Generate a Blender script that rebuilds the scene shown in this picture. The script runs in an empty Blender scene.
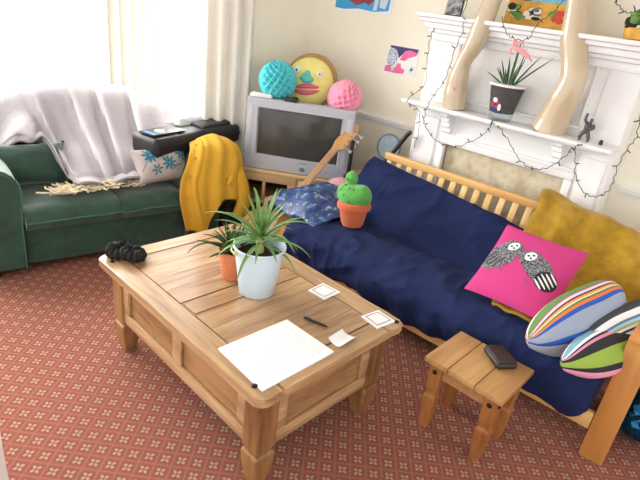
import bpy, bmesh, math, random
from mathutils import Vector, Matrix, noise
random.seed(7)
C = bpy.context.scene.collection
SC = bpy.context.scene
V = Vector
PI = math.pi

# ------------------------------------------------------------------ camera
cam_d = bpy.data.cameras.new('camera'); cam = bpy.data.objects.new('camera', cam_d); C.objects.link(cam)
YAW, PITCH, ROLL, CH, FPX = .6785, .4323, .1322, 1.5423, 521.8
fwd = V((-math.sin(YAW)*math.cos(PITCH), math.cos(YAW)*math.cos(PITCH), -math.sin(PITCH)))
rt = V((math.cos(YAW), math.sin(YAW), 0)); up = rt.cross(fwd)
r2 = math.cos(ROLL)*rt + math.sin(ROLL)*up
u2 = -math.sin(ROLL)*rt + math.cos(ROLL)*up
m3 = Matrix((r2, u2, -fwd)).transposed()
cam.matrix_world = Matrix.Translation((0, 0, CH)) @ m3.to_4x4()
cam_d.sensor_width = 36; cam_d.lens = 36*FPX/640; cam_d.clip_start = .05
SC.camera = cam
# ------------------------------------------------------------------ world, daylight, exposure
w = bpy.data.worlds.new('sky'); SC.world = w; w.use_nodes = True
w.node_tree.nodes['Background'].inputs[0].default_value = (.97, .985, 1, 1)
w.node_tree.nodes['Background'].inputs[1].default_value = 1.42
def area(name, loc, target, sx, sy, power, col=(1, 1, 1)):
    l = bpy.data.lights.new(name, 'AREA'); l.shape = 'RECTANGLE'; l.size = sx; l.size_y = sy; l.energy = power; l.color = col
    o = bpy.data.objects.new(name, l); C.objects.link(o); o.location = loc
    o.rotation_euler = (V(target)-V(loc)).to_track_quat('-Z', 'Y').to_euler()
    return o
area('daylight_front', (-6.4, .6, 2.5), (-1.4, 1.2, .6), 5.5, 3.2, 720, (1, .99, .97))
area('daylight_side', (-3.75, 4.2, 2.0), (-2.4, 1.0, .6), 2.4, 2.2, 400, (1, .99, .97))
SC.view_settings.view_transform = 'Standard'; SC.view_settings.look = 'None'
SC.view_settings.gamma = 1; SC.view_settings.use_curve_mapping = False
SC.view_settings.exposure = .42

# ------------------------------------------------------------------ materials
def srgb(r, g, b):
    f = lambda c: (c/255/12.92) if c/255 <= .04045 else ((c/255+.055)/1.055)**2.4
    return (f(r), f(g), f(b), 1)
def nt(name):
    m = bpy.data.materials.new(name); m.use_nodes = True
    t = m.node_tree; return m, t, t.nodes['Principled BSDF']
def N(t, typ, **k):
    n = t.nodes.new(typ)
    for a, b in k.items(): setattr(n, a, b)
    return n
def plain(name, col, rough=.6, metal=0, noise_amt=0, nscale=40, bump=0, bscale=200, coat=0, sheen=0, spec=None):
    m, t, b = nt(name)
    b.inputs['Base Color'].default_value = col; b.inputs['Roughness'].default_value = rough; b.inputs['Metallic'].default_value = metal
    if coat: b.inputs['Coat Weight'].default_value = coat
    if sheen: b.inputs['Sheen Weight'].default_value = sheen
    if spec is not None: b.inputs['Specular IOR Level'].default_value = spec
    tc = N(t, 'ShaderNodeTexCoord')
    if noise_amt:
        n = N(t, 'ShaderNodeTexNoise'); n.inputs['Scale'].default_value = nscale; n.inputs['Detail'].default_value = 5
        t.links.new(tc.outputs['Object'], n.inputs['Vector'])
        cr = N(t, 'ShaderNodeValToRGB')
        cr.color_ramp.elements[0].position = .3; cr.color_ramp.elements[1].position = .7
        cr.color_ramp.elements[0].color = tuple(c*(1-noise_amt) for c in col[:3])+(1,)
        cr.color_ramp.elements[1].color = tuple(min(1, c*(1+noise_amt)) for c in col[:3])+(1,)
        t.links.new(n.outputs['Fac'], cr.inputs['Fac']); t.links.new(cr.outputs['Color'], b.inputs['Base Color'])
    if bump:
        n2 = N(t, 'ShaderNodeTexNoise'); n2.inputs['Scale'].default_value = bscale; n2.inputs['Detail'].default_value = 3
        t.links.new(tc.outputs['Object'], n2.inputs['Vector'])
        bp = N(t, 'ShaderNodeBump'); bp.inputs['Strength'].default_value = bump; bp.inputs['Distance'].default_value = .004
        t.links.new(n2.outputs['Fac'], bp.inputs['Height']); t.links.new(bp.outputs['Normal'], b.inputs['Normal'])
    return m
def wood(name, c1, c2, axis='X', scale=9, rough=.4, stretch=.09, coat=0):
    m, t, b = nt(name)
    tc = N(t, 'ShaderNodeTexCoord'); geo = N(t, 'ShaderNodeNewGeometry')
    mp = N(t, 'ShaderNodeMapping')
    s = [scale]*3; s['XYZ'.index(axis)] = scale*stretch; mp.inputs['Scale'].default_value = s
    add = N(t, 'ShaderNodeVectorMath', operation='MULTIPLY_ADD')
    t.links.new(geo.outputs['Random Per Island'], add.inputs[0]); add.inputs[1].default_value = (3.1, 2.3, 1.7)
    t.links.new(tc.outputs['Object'], add.inputs[2])
    t.links.new(add.outputs[0], mp.inputs['Vector'])
    n1 = N(t, 'ShaderNodeTexNoise'); n1.inputs['Scale'].default_value = 1.6; n1.inputs['Detail'].default_value = 6; n1.inputs['Roughness'].default_value = .6; n1.inputs['Distortion'].default_value = .6
    t.links.new(mp.outputs[0], n1.inputs['Vector'])
    n2 = N(t, 'ShaderNodeTexNoise'); n2.inputs['Scale'].default_value = 9; n2.inputs['Detail'].default_value = 4
    t.links.new(mp.outputs[0], n2.inputs['Vector'])
    mx = N(t, 'ShaderNodeMath', operation='MULTIPLY_ADD'); mx.inputs[1].default_value = .35
    t.links.new(n2.outputs['Fac'], mx.inputs[0]); t.links.new(n1.outputs['Fac'], mx.inputs[2])
    isl = N(t, 'ShaderNodeMath', operation='MULTIPLY_ADD'); isl.inputs[1].default_value = .16
    t.links.new(geo.outputs['Random Per Island'], isl.inputs[0]); t.links.new(mx.outputs[0], isl.inputs[2])
    cr = N(t, 'ShaderNodeValToRGB'); cr.color_ramp.elements[0].position = .48; cr.color_ramp.elements[1].position = .95
    cr.color_ramp.elements[0].color = c1; cr.color_ramp.elements[1].color = c2
    t.links.new(isl.outputs[0], cr.inputs['Fac']); t.links.new(cr.outputs['Color'], b.inputs['Base Color'])
    b.inputs['Roughness'].default_value = rough
    if coat: b.inputs['Coat Weight'].default_value = coat; b.inputs['Coat Roughness'].default_value = .25
    return m
def stripes(name, stops, rough=.85, axis=1):
    """constant ramp along a UV axis: stops = [(pos, colour)...]"""
    m, t, b = nt(name)
    uv = N(t, 'ShaderNodeUVMap'); sp = N(t, 'ShaderNodeSeparateXYZ'); t.links.new(uv.outputs[0], sp.inputs[0])
    last = None
    cr = N(t, 'ShaderNodeValToRGB'); cr.color_ramp.interpolation = 'CONSTANT'
    el = cr.color_ramp.elements
    el[0].position = stops[0][0]; el[0].color = stops[0][1]; el[1].position = stops[1][0]; el[1].color = stops[1][1]
    for p, c in stops[2:]:
        e = el.new(p); e.color = c
    t.links.new(sp.outputs[axis], cr.inputs['Fac']); t.links.new(cr.outputs['Color'], b.inputs['Base Color'])
    b.inputs['Roughness'].default_value = rough
    tc = N(t, 'ShaderNodeTexCoord'); n = N(t, 'ShaderNodeTexNoise'); n.inputs['Scale'].default_value = 150
    bp = N(t, 'ShaderNodeBump'); bp.inputs['Strength'].default_value = .3; bp.inputs['Distance'].default_value = .003
    t.links.new(tc.outputs['Object'], n.inputs['Vector']); t.links.new(n.outputs['Fac'], bp.inputs['Height']); t.links.new(bp.outputs['Normal'], b.inputs['Normal'])
    return m
def blotch(name, stops, scale=10, rough=.6, detail=4, constant=True, distortion=0):
    m, t, b = nt(name)
    tc = N(t, 'ShaderNodeTexCoord'); n = N(t, 'ShaderNodeTexNoise'); n.inputs['Scale'].default_value = scale; n.inputs['Detail'].default_value = detail; n.inputs['Distortion'].default_value = distortion
    t.links.new(tc.outputs['Object'], n.inputs['Vector'])
    cr = N(t, 'ShaderNodeValToRGB')
    if constant: cr.color_ramp.interpolation = 'CONSTANT'
    el = cr.color_ramp.elements
    el[0].position = stops[0][0]; el[0].color = stops[0][1]; el[1].position = stops[1][0]; el[1].color = stops[1][1]
    for p, c in stops[2:]:
        e = el.new(p); e.color = c
    t.links.new(n.outputs['Fac'], cr.inputs['Fac']); t.links.new(cr.outputs['Color'], b.inputs['Base Color'])
    b.inputs['Roughness'].default_value = rough
    return m
def carpet_mat():
    m, t, b = nt('patterned_carpet')
    tc = N(t, 'ShaderNodeTexCoord')
    th, s = math.radians(38.5), .0575
    def axis(dx, dy, off):
        d = N(t, 'ShaderNodeVectorMath', operation='DOT_PRODUCT'); d.inputs[1].default_value = (dx/s, dy/s, 0)
        t.links.new(tc.outputs['Object'], d.inputs[0])
        a = N(t, 'ShaderNodeMath', operation='ADD'); a.inputs[1].default_value = .5-off+200
        t.links.new(d.outputs['Value'], a.inputs[0])
        f = N(t, 'ShaderNodeMath', operation='FRACT'); t.links.new(a.outputs[0], f.inputs[0])
        g = N(t, 'ShaderNodeMath', operation='SUBTRACT'); g.inputs[1].default_value = .5; t.links.new(f.outputs[0], g.inputs[0])
        h = N(t, 'ShaderNodeMath', operation='ABSOLUTE'); t.links.new(g.outputs[0], h.inputs[0])
        return h
    ox, oy = -1.468, .383
    c, sn = math.cos(th), math.sin(th)
    A = axis(c, sn, (ox*c+oy*sn)/s); B = axis(-sn, c, (-ox*sn+oy*c)/s)
    def M(op, a, bb):
        n = N(t, 'ShaderNodeMath', operation=op)
        for i, x in enumerate((a, bb)):
            if isinstance(x, (int, float)): n.inputs[i].default_value = x
            else: t.links.new(x.outputs[0], n.inputs[i])
        return n
    mx = M('MAXIMUM', A, B); mn = M('MINIMUM', A, B)
    line = M('GREATER_THAN', mx, .455)
    dark = M('LESS_THAN', mx, .33)
    pet = M('MULTIPLY', M('LESS_THAN', mx, .245), M('GREATER_THAN', mn, .035))
    pet = M('MULTIPLY', pet, M('LESS_THAN', M('ABSOLUTE', M('SUBTRACT', A, B), 0), .135))
    def mix(f, a, bcol):
        n = N(t, 'ShaderNodeMix', data_type='RGBA')
        t.links.new(f.outputs[0], n.inputs[0])
        if isinstance(a, tuple): n.inputs[6].default_value = a
        else: t.links.new(a.outputs[2], n.inputs[6])
        n.inputs[7].default_value = bcol
        return n
    k = mix(line, srgb(152, 92, 78), srgb(166, 108, 92))
    k = mix(dark, k, srgb(140, 86, 72))
    k = mix(pet, k, srgb(184, 150, 126))
    nz = N(t, 'ShaderNodeTexNoise'); nz.inputs['Scale'].default_value = 260; nz.inputs['Detail'].default_value = 2
    t.links.new(tc.outputs['Object'], nz.inputs['Vector'])
    mul = N(t, 'ShaderNodeMix', data_type='RGBA', blend_type='MULTIPLY'); mul.inputs[0].default_value = .45
    t.links.new(k.outputs[2], mul.inputs[6]); t.links.new(nz.outputs['Color'], mul.inputs[7])
    hs = N(t, 'ShaderNodeMix', data_type='RGBA', blend_type='MULTIPLY'); hs.inputs[0].default_value = .45
    t.links.new(k.outputs[2], hs.inputs[6])
    cr = N(t, 'ShaderNodeValToRGB'); cr.color_ramp.elements[0].position = .3; cr.color_ramp.elements[1].position = .6
    cr.color_ramp.elements[0].color = (.35, .35, .35, 1)
    t.links.new(nz.outputs['Fac'], cr.inputs['Fac']); t.links.new(cr.outputs['Color'], hs.inputs[7])
    t.links.new(hs.outputs[2], b.inputs['Base Color'])
    b.inputs['Roughness'].default_value = .95; b.inputs['Specular IOR Level'].default_value = .15
    bp = N(t, 'ShaderNodeBump'); bp.inputs['Strength'].default_value = .35; bp.inputs['Distance'].default_value = .003
    t.links.new(nz.outputs['Fac'], bp.inputs['Height']); t.links.new(bp.outputs['Normal'], b.inputs['Normal'])
    return m
def glass_mat():
    m, t, b = nt('window_glass')
    tr = N(t, 'ShaderNodeBsdfTransparent'); gl = N(t, 'ShaderNodeBsdfGlossy'); gl.inputs['Roughness'].default_value = .02
    mx = N(t, 'ShaderNodeMixShader'); mx.inputs[0].default_value = .06
    t.links.new(tr.outputs[0], mx.inputs[1]); t.links.new(gl.outputs[0], mx.inputs[2])
    t.links.new(mx.outputs[0], t.nodes['Material Output'].inputs['Surface'])
    return m
def clear_plastic():
    m, t, b = nt('clear_plastic')
    tr = N(t, 'ShaderNodeBsdfTransparent'); tr.inputs[0].default_value = (.93, .95, .95, 1)
    mx = N(t, 'ShaderNodeMixShader'); mx.inputs[0].default_value = .05
    b.inputs['Base Color'].default_value = (.85, .87, .87, 1); b.inputs['Roughness'].default_value = .12
    t.links.new(tr.outputs[0], mx.inputs[1]); t.links.new(b.outputs[0], mx.inputs[2])
    t.links.new(mx.outputs[0], t.nodes['Material Output'].inputs['Surface'])
    return m

MAT = {}
MAT['wall'] = plain('cream_wall', srgb(248, 242, 224), .8, noise_amt=.015, nscale=6, bump=.05, bscale=60)
MAT['ceil'] = plain('ceiling_white', srgb(240, 238, 230), .9)
MAT['white'] = plain('white_gloss_paint', srgb(240, 239, 238), .32)
MAT['carpet'] = carpet_mat()
MAT['glass'] = glass_mat()
MAT['curtain'] = plain('cream_curtain', srgb(240, 236, 228), .9, bump=.1, bscale=300)
_t = MAT['curtain'].node_tree; _tr = N(_t, 'ShaderNodeBsdfTranslucent'); _tr.inputs[0].default_value = srgb(246, 242, 234); _mx = N(_t, 'ShaderNodeMixShader'); _mx.inputs[0].default_value = .13
_t.links.new(_t.nodes['Principled BSDF'].outputs[0], _mx.inputs[1]); _t.links.new(_tr.outputs[0], _mx.inputs[2]); _t.links.new(_mx.outputs[0], _t.nodes['Material Output'].inputs['Surface'])
MAT['pine_x'] = wood('waxed_pine_long', srgb(124, 84, 52), srgb(206, 170, 126), 'X', 9, .28, coat=.4)
MAT['pine_y'] = wood('waxed_pine_cross', srgb(116, 78, 48), srgb(202, 164, 120), 'Y', 9, .28, coat=.4)
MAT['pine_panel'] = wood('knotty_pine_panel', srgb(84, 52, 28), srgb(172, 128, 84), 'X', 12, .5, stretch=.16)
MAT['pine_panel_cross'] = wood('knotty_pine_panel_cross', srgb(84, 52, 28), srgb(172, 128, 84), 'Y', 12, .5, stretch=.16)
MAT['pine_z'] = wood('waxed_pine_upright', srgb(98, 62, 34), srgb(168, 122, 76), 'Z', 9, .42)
MAT['pine_light'] = wood('pale_futon_pine', srgb(214, 168, 100), srgb(240, 208, 146), 'Z', 8, .5)
MAT['pine_rail'] = wood('futon_rail_pine', srgb(205, 150, 84), srgb(230, 184, 116), 'X', 8, .5)
MAT['pine_arm'] = wood('futon_leg_pine', srgb(188, 124, 58), srgb(212, 152, 84), 'Z', 6, .45)
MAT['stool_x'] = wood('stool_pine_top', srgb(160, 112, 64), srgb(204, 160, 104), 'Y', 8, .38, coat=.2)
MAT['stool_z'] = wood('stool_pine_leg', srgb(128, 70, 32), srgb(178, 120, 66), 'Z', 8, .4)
MAT['birch'] = wood('birch_veneer', srgb(208, 170, 116), srgb(226, 192, 142), 'X', 4, .45)
MAT['stud'] = plain('black_iron', srgb(38, 34, 32), .5, .6)
MAT['black'] = plain('black_plastic', srgb(24, 24, 26), .45)
MAT['blackcloth'] = plain('black_cloth', srgb(24, 23, 25), .9, bump=.5, bscale=120)
MAT['green'] = plain('bottle_green_velvet', srgb(22, 62, 46), .75, noise_amt=.4, nscale=16, bump=.2, bscale=90, sheen=.5)
MAT['green_pipe'] = plain('green_piping', srgb(52, 98, 78), .7)
MAT['throw'] = plain('white_wool', srgb(160, 153, 157), .95, bump=.9, bscale=110, sheen=.3)
MAT['fringe'] = plain('cream_fringe', srgb(222, 208, 176), .95, noise_amt=.2, nscale=60)
MAT['yellow'] = plain('yellow_cotton', srgb(216, 166, 46), .85, noise_amt=.06, nscale=12, bump=.2, bscale=180)
MAT['navy'] = plain('navy_cotton', srgb(25, 37, 77), .9, noise_amt=.12, nscale=9, bump=.25, bscale=140, spec=.25)
MAT['mustard'] = plain('mustard_chenille', srgb(166, 128, 22), .95, noise_amt=.2, nscale=22, bump=.5, bscale=90, sheen=.2)
MAT['pink'] = plain('pink_cotton', srgb(202, 58, 128), .85, bump=.15, bscale=220)
MAT['owl'] = blotch('owl_speckle', [(0, srgb(40, 40, 46)), (.47, srgb(150, 150, 156)), (.56, srgb(40, 40, 46)), (.64, srgb(190, 190, 194))], 150, .85, 2)
MAT['print_black'] = plain('black_print', srgb(34, 32, 36), .85)
MAT['print_white'] = plain('white_print', srgb(238, 236, 236), .85)
MAT['print_grey'] = plain('grey_print', srgb(128, 100, 120), .85)
MAT['terracotta'] = plain('terracotta', srgb(206, 122, 78), .85, noise_amt=.08, nscale=30)
MAT['enamel'] = plain('pale_blue_enamel', srgb(206, 226, 238), .3)
MAT['soil'] = plain('potting_soil', srgb(44, 32, 26), 1, noise_amt=.5, nscale=120, bump=1, bscale=150)
MAT['leaf'] = plain('dracaena_leaf', srgb(112, 150, 84), .5, noise_amt=.3, nscale=25)
MAT['leaf_pale'] = plain('pale_leaf_stem', srgb(196, 186, 116), .6)
MAT['leaf_dark'] = plain('aloe_leaf', srgb(62, 96, 52), .5, noise_amt=.3, nscale=30)
MAT['paper'] = plain('white_paper', srgb(244, 244, 242), .7)
MAT['ink'] = plain('faint_grey_ink', srgb(196, 196, 200), .8)
MAT['silver'] = plain('silver_plastic', srgb(186, 188, 196), .4, .15)
MAT['silver_dark'] = plain('grey_plastic', srgb(120, 122, 128), .5)
MAT['screen'] = plain('tube_glass', srgb(66, 67, 64), .12)
MAT['cabinet_in'] = plain('dark_shelf_glass', srgb(78, 58, 44), .25)
MAT['turq'] = plain('turquoise_tissue', srgb(84, 198, 206), .85)
MAT['pinktissue'] = plain('pink_tissue', srgb(246, 160, 186), .85)
MAT['pinktissue2'] = plain('deep_pink_tissue', srgb(236, 118, 148), .85)
MAT['face'] = plain('yellow_papier', srgb(238, 226, 136), .75, noise_amt=.05, nscale=20, bump=.2, bscale=40)
MAT['cork'] = plain('brown_rim', srgb(168, 132, 84), .85, noise_amt=.1)
MAT['lips'] = plain('pink_lips', srgb(222, 104, 128), .6)
MAT['nose'] = plain('turquoise_nose', srgb(94, 196, 190), .6)
MAT['maple'] = wood('maple_neck', srgb(186, 128, 74), srgb(218, 168, 112), 'Z', 5, .35)
MAT['steel'] = plain('chrome_steel', srgb(190, 190, 190), .25, .9)
MAT['cactus'] = plain('green_plush', srgb(82, 160, 70), .95, noise_amt=.12, nscale=50, bump=.5, bscale=150, sheen=.3)
MAT['orangefelt'] = plain('orange_plush', srgb(204, 102, 58), .95, bump=.4, bscale=160, sheen=.2)
MAT['galaxy'] = blotch('blue_speckled_satin', [(0, srgb(28, 40, 92)), (.42, srgb(44, 66, 124)), (.52, srgb(56, 84, 110)), (.60, srgb(150, 176, 190)), (.64, srgb(60, 92, 140)), (.72, srgb(120, 150, 200))], 28, .5, 6, True, .4)
MAT['pinkgrey'] = plain('dusty_pink_cloth', srgb(186, 140, 142), .85)
MAT['blueglaze'] = plain('pale_blue_mesh', srgb(186, 208, 222), .4, noise_amt=.15, nscale=20)
MAT['bluerim'] = plain('blue_grey_rim', srgb(110, 140, 168), .4)
MAT['marble'] = blotch('beige_fireboard', [(.3, srgb(186, 170, 142)), (.5, srgb(208, 194, 166)), (.7, srgb(222, 212, 190))], 16, .6, 8, False)
MAT['skin'] = plain('beige_mannequin_gloss', srgb(202, 183, 152), .22, coat=.6)
MAT['leather'] = plain('dark_brown_leather', srgb(44, 34, 32), .42, bump=.2, bscale=120)
MAT['foil'] = plain('blue_foil', srgb(28, 88, 128), .18, .85)
MAT['wire'] = plain('dark_green_wire', srgb(52, 58, 56), .6)
MAT['statue'] = plain('dark_pewter', srgb(92, 90, 94), .4, .5)
MAT['dancer'] = plain('pink_resin', srgb(236, 160, 164), .5)
MAT['cushgrey'] = plain('taupe_linen', srgb(178, 166, 160), .9, bump=.3, bscale=220)
MAT['tealflower'] = plain('teal_print', srgb(26, 116, 142), .85)
MAT['casenylon'] = plain('black_nylon', srgb(30, 30, 34), .5, bump=.3, bscale=260)
MAT['bluelabel'] = plain('blue_label', srgb(36, 98, 160), .5)
MAT['greycloth'] = plain('pale_grey_cloth', srgb(190, 192, 192), .9)
MAT['gap'] = plain('shadow_gap', srgb(70, 44, 26), .9)

# ------------------------------------------------------------------ mesh helpers
RM = {}
def thing(name, label, cat, loc=(0, 0, 0), rotz=0, group=None, mat4=None):
    o = bpy.data.objects.new(name, None); C.objects.link(o); o.empty_display_size = .05
    M = mat4 if mat4 else Matrix.Translation(loc) @ Matrix.Rotation(rotz, 4, 'Z')
    o.matrix_world = M; RM[o.name] = M
    o['label'] = label; o['category'] = cat
    if group: o['group'] = group
    return o
def finish(name, bm, mats, M=None, smooth=True, recalc=True):
    if recalc: bmesh.ops.recalc_face_normals(bm, faces=bm.faces)
    me = bpy.data.meshes.new(name); bm.to_mesh(me); bm.free()
    for m in (mats if isinstance(mats, (list, tuple)) else [mats]): me.materials.append(MAT[m] if isinstance(m, str) else m)
    if smooth:
        for p in me.polygons: p.use_smooth = True
        try: me.set_sharp_from_angle(angle=math.radians(40))
        except Exception: pass
    o = bpy.data.objects.new(name, me); C.objects.link(o)
    return o
def part(name, bm, mats, parent, world=False, smooth=True, label=None, recalc=True):
    """bm in the thing's own frame, or in world coordinates with world=True"""
    if world:
        root = parent
        while root.parent: root = root.parent
        bm.transform(RM[root.name].inverted())
    o = finish(name, bm, mats, smooth=smooth, recalc=recalc); o.parent = parent
    if label: o['label'] = label
    return o
def solo(name, bm, mats, label, cat, group=None, smooth=True, recalc=True):
    xs = [v.co for v in bm.verts]
    c = V(((min(v.x for v in xs)+max(v.x for v in xs))/2, (min(v.y for v in xs)+max(v.y for v in xs))/2, min(v.z for v in xs)))
    bm.transform(Matrix.Translation(-c))
    o = finish(name, bm, mats, smooth=smooth, recalc=recalc); o.location = c; RM[o.name] = Matrix.Translation(c)
    o['label'] = label; o['category'] = cat
    if group: o['group'] = group
    return o
def struct(name, bm, mats, smooth=False, parent=None):
    o = finish(name, bm, mats, smooth=smooth)
    if parent: o.parent = parent
    else: o['kind'] = 'structure'
    return o
def box(bm, c, s, bev=0, M=None, seg=2, mi=0):
    mm = Matrix.Translation(c) @ Matrix.Diagonal((s[0], s[1], s[2], 1))
    if M is not None: mm = M @ mm
    r = bmesh.ops.create_cube(bm, size=1, matrix=mm)
    fs = set(f for v in r['verts'] for f in v.link_faces)
    if bev:
        es = set(e for f in fs for e in f.edges)
        q = bmesh.ops.bevel(bm, geom=list(es), offset=bev, segments=seg, affect='EDGES', profile=.5)
        fs = set(f for f in q['faces']) | set(f for f in fs if f.is_valid)
        # collect connected
        st = list(fs); seen = set(st)
        while st:
            f = st.pop()
            for e in f.edges:
                for g in e.link_faces:
                    if g not in seen: seen.add(g); st.append(g)
        fs = seen
    for f in fs: f.material_index = mi
    return fs
def bx(c, s, bev=0, M=None, seg=2):
    bm = bmesh.new(); box(bm, c, s, bev, M, seg); return bm
def span(bm, lo, hi, bev=0, mi=0, M=None):
    lo, hi = V(lo), V(hi); return box(bm, (lo+hi)/2, hi-lo, bev, M=M, mi=mi)
def catmull(pts, n, closed=False):
    P = [V(p) for p in pts]; out = []; L = len(P)
    segs = L if closed else L-1
    for k in range(n if closed else n):
        t = k/(n if closed else n-1)*segs; i = min(int(t), segs-1); f = t-i
        g = lambda j: P[j % L] if closed else P[max(0, min(L-1, j))]
        a, b, c, d = g(i-1), g(i), g(i+1), g(i+2)
        out.append(.5*((2*b)+(c-a)*f+(2*a-5*b+4*c-d)*f*f+(3*b-a-3*c+d)*f**3))
    return out
def tube(bm, pts, radii, n=8, cap=True, mi=0, flat=None):
    P = [V(p) for p in pts]; L = len(P)
    if isinstance(radii, (int, float)): radii = [radii]*L
    rings = []; nrm = None
    for i, p in enumerate(P):
        t = (P[min(i+1, L-1)]-P[max(i-1, 0)])
        if t.length < 1e-9: t = V((0, 0, 1))
        t.normalize()
        if nrm is None:
            a = V((0, 0, 1)) if abs(t.z) < .9 else V((1, 0, 0))
            nrm = (a-t*a.dot(t)).normalized()
        else:
            nrm = nrm-t*nrm.dot(t)
            nrm = nrm.normalized() if nrm.length > 1e-6 else t.orthogonal().normalized()
        b = t.cross(nrm)
        r = radii[i]; rx, ry = (r if isinstance(r, (tuple, list)) else (r, r))
        rings.append([bm.verts.new(p+nrm*math.cos(2*PI*k/n)*rx+b*math.sin(2*PI*k/n)*ry) for k in range(n)])
    for i in range(L-1):
        for k in range(n):
            f = bm.faces.new((rings[i][k], rings[i][(k+1) % n], rings[i+1][(k+1) % n], rings[i+1][k])); f.material_index = mi
    if cap:
        for rg in (rings[0][::-1], rings[-1]):
            f = bm.faces.new(rg); f.material_index = mi
    return rings
def lathe(bm, prof, n=32, M=None, mi=0, cap0=True, cap1=True, wob=None):
    rings = []
    for r, z in prof:
        ring = []
        for k in range(n):
            a = 2*PI*k/n; q = V((r*math.cos(a), r*math.sin(a), z))
            if M is not None: q = M @ q
            ring.append(bm.verts.new(q))
        rings.append(ring)
    for i in range(len(rings)-1):
        for k in range(n):
            f = bm.faces.new((rings[i][k], rings[i][(k+1) % n], rings[i+1][(k+1) % n], rings[i+1][k])); f.material_index = mi
    if cap0: bm.faces.new(rings[0][::-1]).material_index = mi
    if cap1: bm.faces.new(rings[-1]).material_index = mi
def ball(bm, c, r, M=None, seg=20, mi=0, sc=(1, 1, 1)):
    mm = Matrix.Translation(c) @ Matrix.Diagonal((r*sc[0], r*sc[1], r*sc[2], 1))
    if M is not None: mm = M @ mm
    q = bmesh.ops.create_uvsphere(bm, u_segments=seg, v_segments=max(8, seg*2//3), radius=1, matrix=mm)
    for f in set(f for v in q['verts'] for f in v.link_faces): f.material_index = mi
def grid(bm, fn, nu, nv, mi=0, closed_u=False, uv=False):
    vs = [[bm.verts.new(fn(i/(nu if closed_u else nu-1), j/(nv-1))) for j in range(nv)] for i in range(nu)]
    for i in range(nu if closed_u else nu-1):
        for j in range(nv-1):
            a = vs[i][j], vs[(i+1) % nu][j], vs[(i+1) % nu][j+1], vs[i][j+1]
            f = bm.faces.new(a); f.material_index = mi
            if uv:
                l = bm.loops.layers.uv.verify()
                for lp, (x, y) in zip(f.loops, ((i, j), (i+1, j), (i+1, j+1), (i, j+1))): lp[l].uv = (x/(nu-1), y/(nv-1))
    return vs
def thick(o, t, off=1):
    m = o.modifiers.new('thickness', 'SOLIDIFY'); m.thickness = t; m.offset = off; return o
def nz(p, s, seed=0): return noise.noise(V((p[0]*s+seed, p[1]*s+seed*1.7, p[2]*s-seed)))
def prism(bm, poly, z0, z1, M=None, mi=0, bev=0):
    a = [bm.verts.new((M @ V((x, y, z0))) if M is not None else V((x, y, z0))) for x, y in poly]
    b = [bm.verts.new((M @ V((x, y, z1))) if M is not None else V((x, y, z1))) for x, y in poly]
    fs = [bm.faces.new(a[::-1]), bm.faces.new(b)]
    for i in range(len(poly)):
        j = (i+1) % len(poly); fs.append(bm.faces.new((a[i], a[j], b[j], b[i])))
    for f in fs: f.material_index = mi

# ------------------------------------------------------------------ room
XW, YW, ZC = -2.80, 3.05, 2.5
bm = bmesh.new(); span(bm, (-3.9, -1.5, -.05), (2.6, 3.2, 0)); struct('floor', bm, 'carpet')
bm = bmesh.new(); span(bm, (-3.9, -.9, ZC), (2.6, 3.2, ZC+.05)); struct('ceiling', bm, 'ceil')
bm = bmesh.new(); span(bm, (XW-.12, YW, 0), (2.6, YW+.12, ZC)); struct('wall_back', bm, 'wall')
P1, P2 = V((XW, 2.46, 0)), V((-3.62, 2.28, 0))
def wallbox(bm, a, b, z0, z1, t=.12, out=0):
    a, b = V(a), V(b); d = (b-a); L = d.length; d.normalize(); n = V((-d.y, d.x, 0))
    M = Matrix.Translation(a) @ Matrix((d, n, V((0, 0, 1)))).transposed().to_4x4()
    box(bm, (L/2, -t/2 if not out else t/2, (z0+z1)/2), (L, t, z1-z0), M=M)
    return M, L
bm = bmesh.new()
span(bm, (XW-.12, 2.44, 0), (XW, YW, ZC))
wallbox(bm, P1, P2, 0, .5); wallbox(bm, P1, P2, 2.22, ZC)
wallbox(bm, P2, (P2.x, -.9, 0), 0, .5); wallbox(bm, P2, (P2.x, -.9, 0), 2.22, ZC)
wallbox(bm, (P2.x, -.25, 0), (P2.x, -.9, 0), .5, 2.22)
struct('wall_left', bm, 'wall')
def window(name, a, b, cols):
    a, b = V(a), V(b); d = b-a; L = d.length; d.normalize(); n = V((-d.y, d.x, 0))
    M = Matrix.Translation(a) @ Matrix((d, n, V((0, 0, 1)))).transposed().to_4x4()
    bm = bmesh.new(); z0, z1 = .5, 2.22; y = -.06
    for x in (.03, L-.03): box(bm, (x, y, (z0+z1)/2), (.06, .07, z1-z0), .006, M)
    for z in (z0+.03, z1-.03): box(bm, (L/2, y, z), (L-.12, .07, .06), .006, M)
    for k in range(1, cols): box(bm, (L*k/cols, y, (z0+z1)/2), (.05, .06, z1-z0-.12), .005, M)
    box(bm, (L/2, y, 1.75), (L-.12, .05, .045), .004, M)
    o = struct(name, bm, 'white')
    bm = bmesh.new(); box(bm, (L/2, y, (z0+z1)/2), (L-.1, .006, z1-z0-.1), 0, M)
    g = finish('window_glass', bm, 'glass', smooth=False); g.parent = o
    bm = bmesh.new(); box(bm, (L/2, .03, z0+.012), (L-.02, .16, .028), .006, M)
    s = finish('window_sill', bm, 'white'); s.parent = o
window('window_1', (P2.x, -.25, 0), (P2.x, P2.y-.02, 0), 1)
window('window_2', P2+V((.03, .007, 0)), P1-V((.02, .005, 0)), 1)
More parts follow.
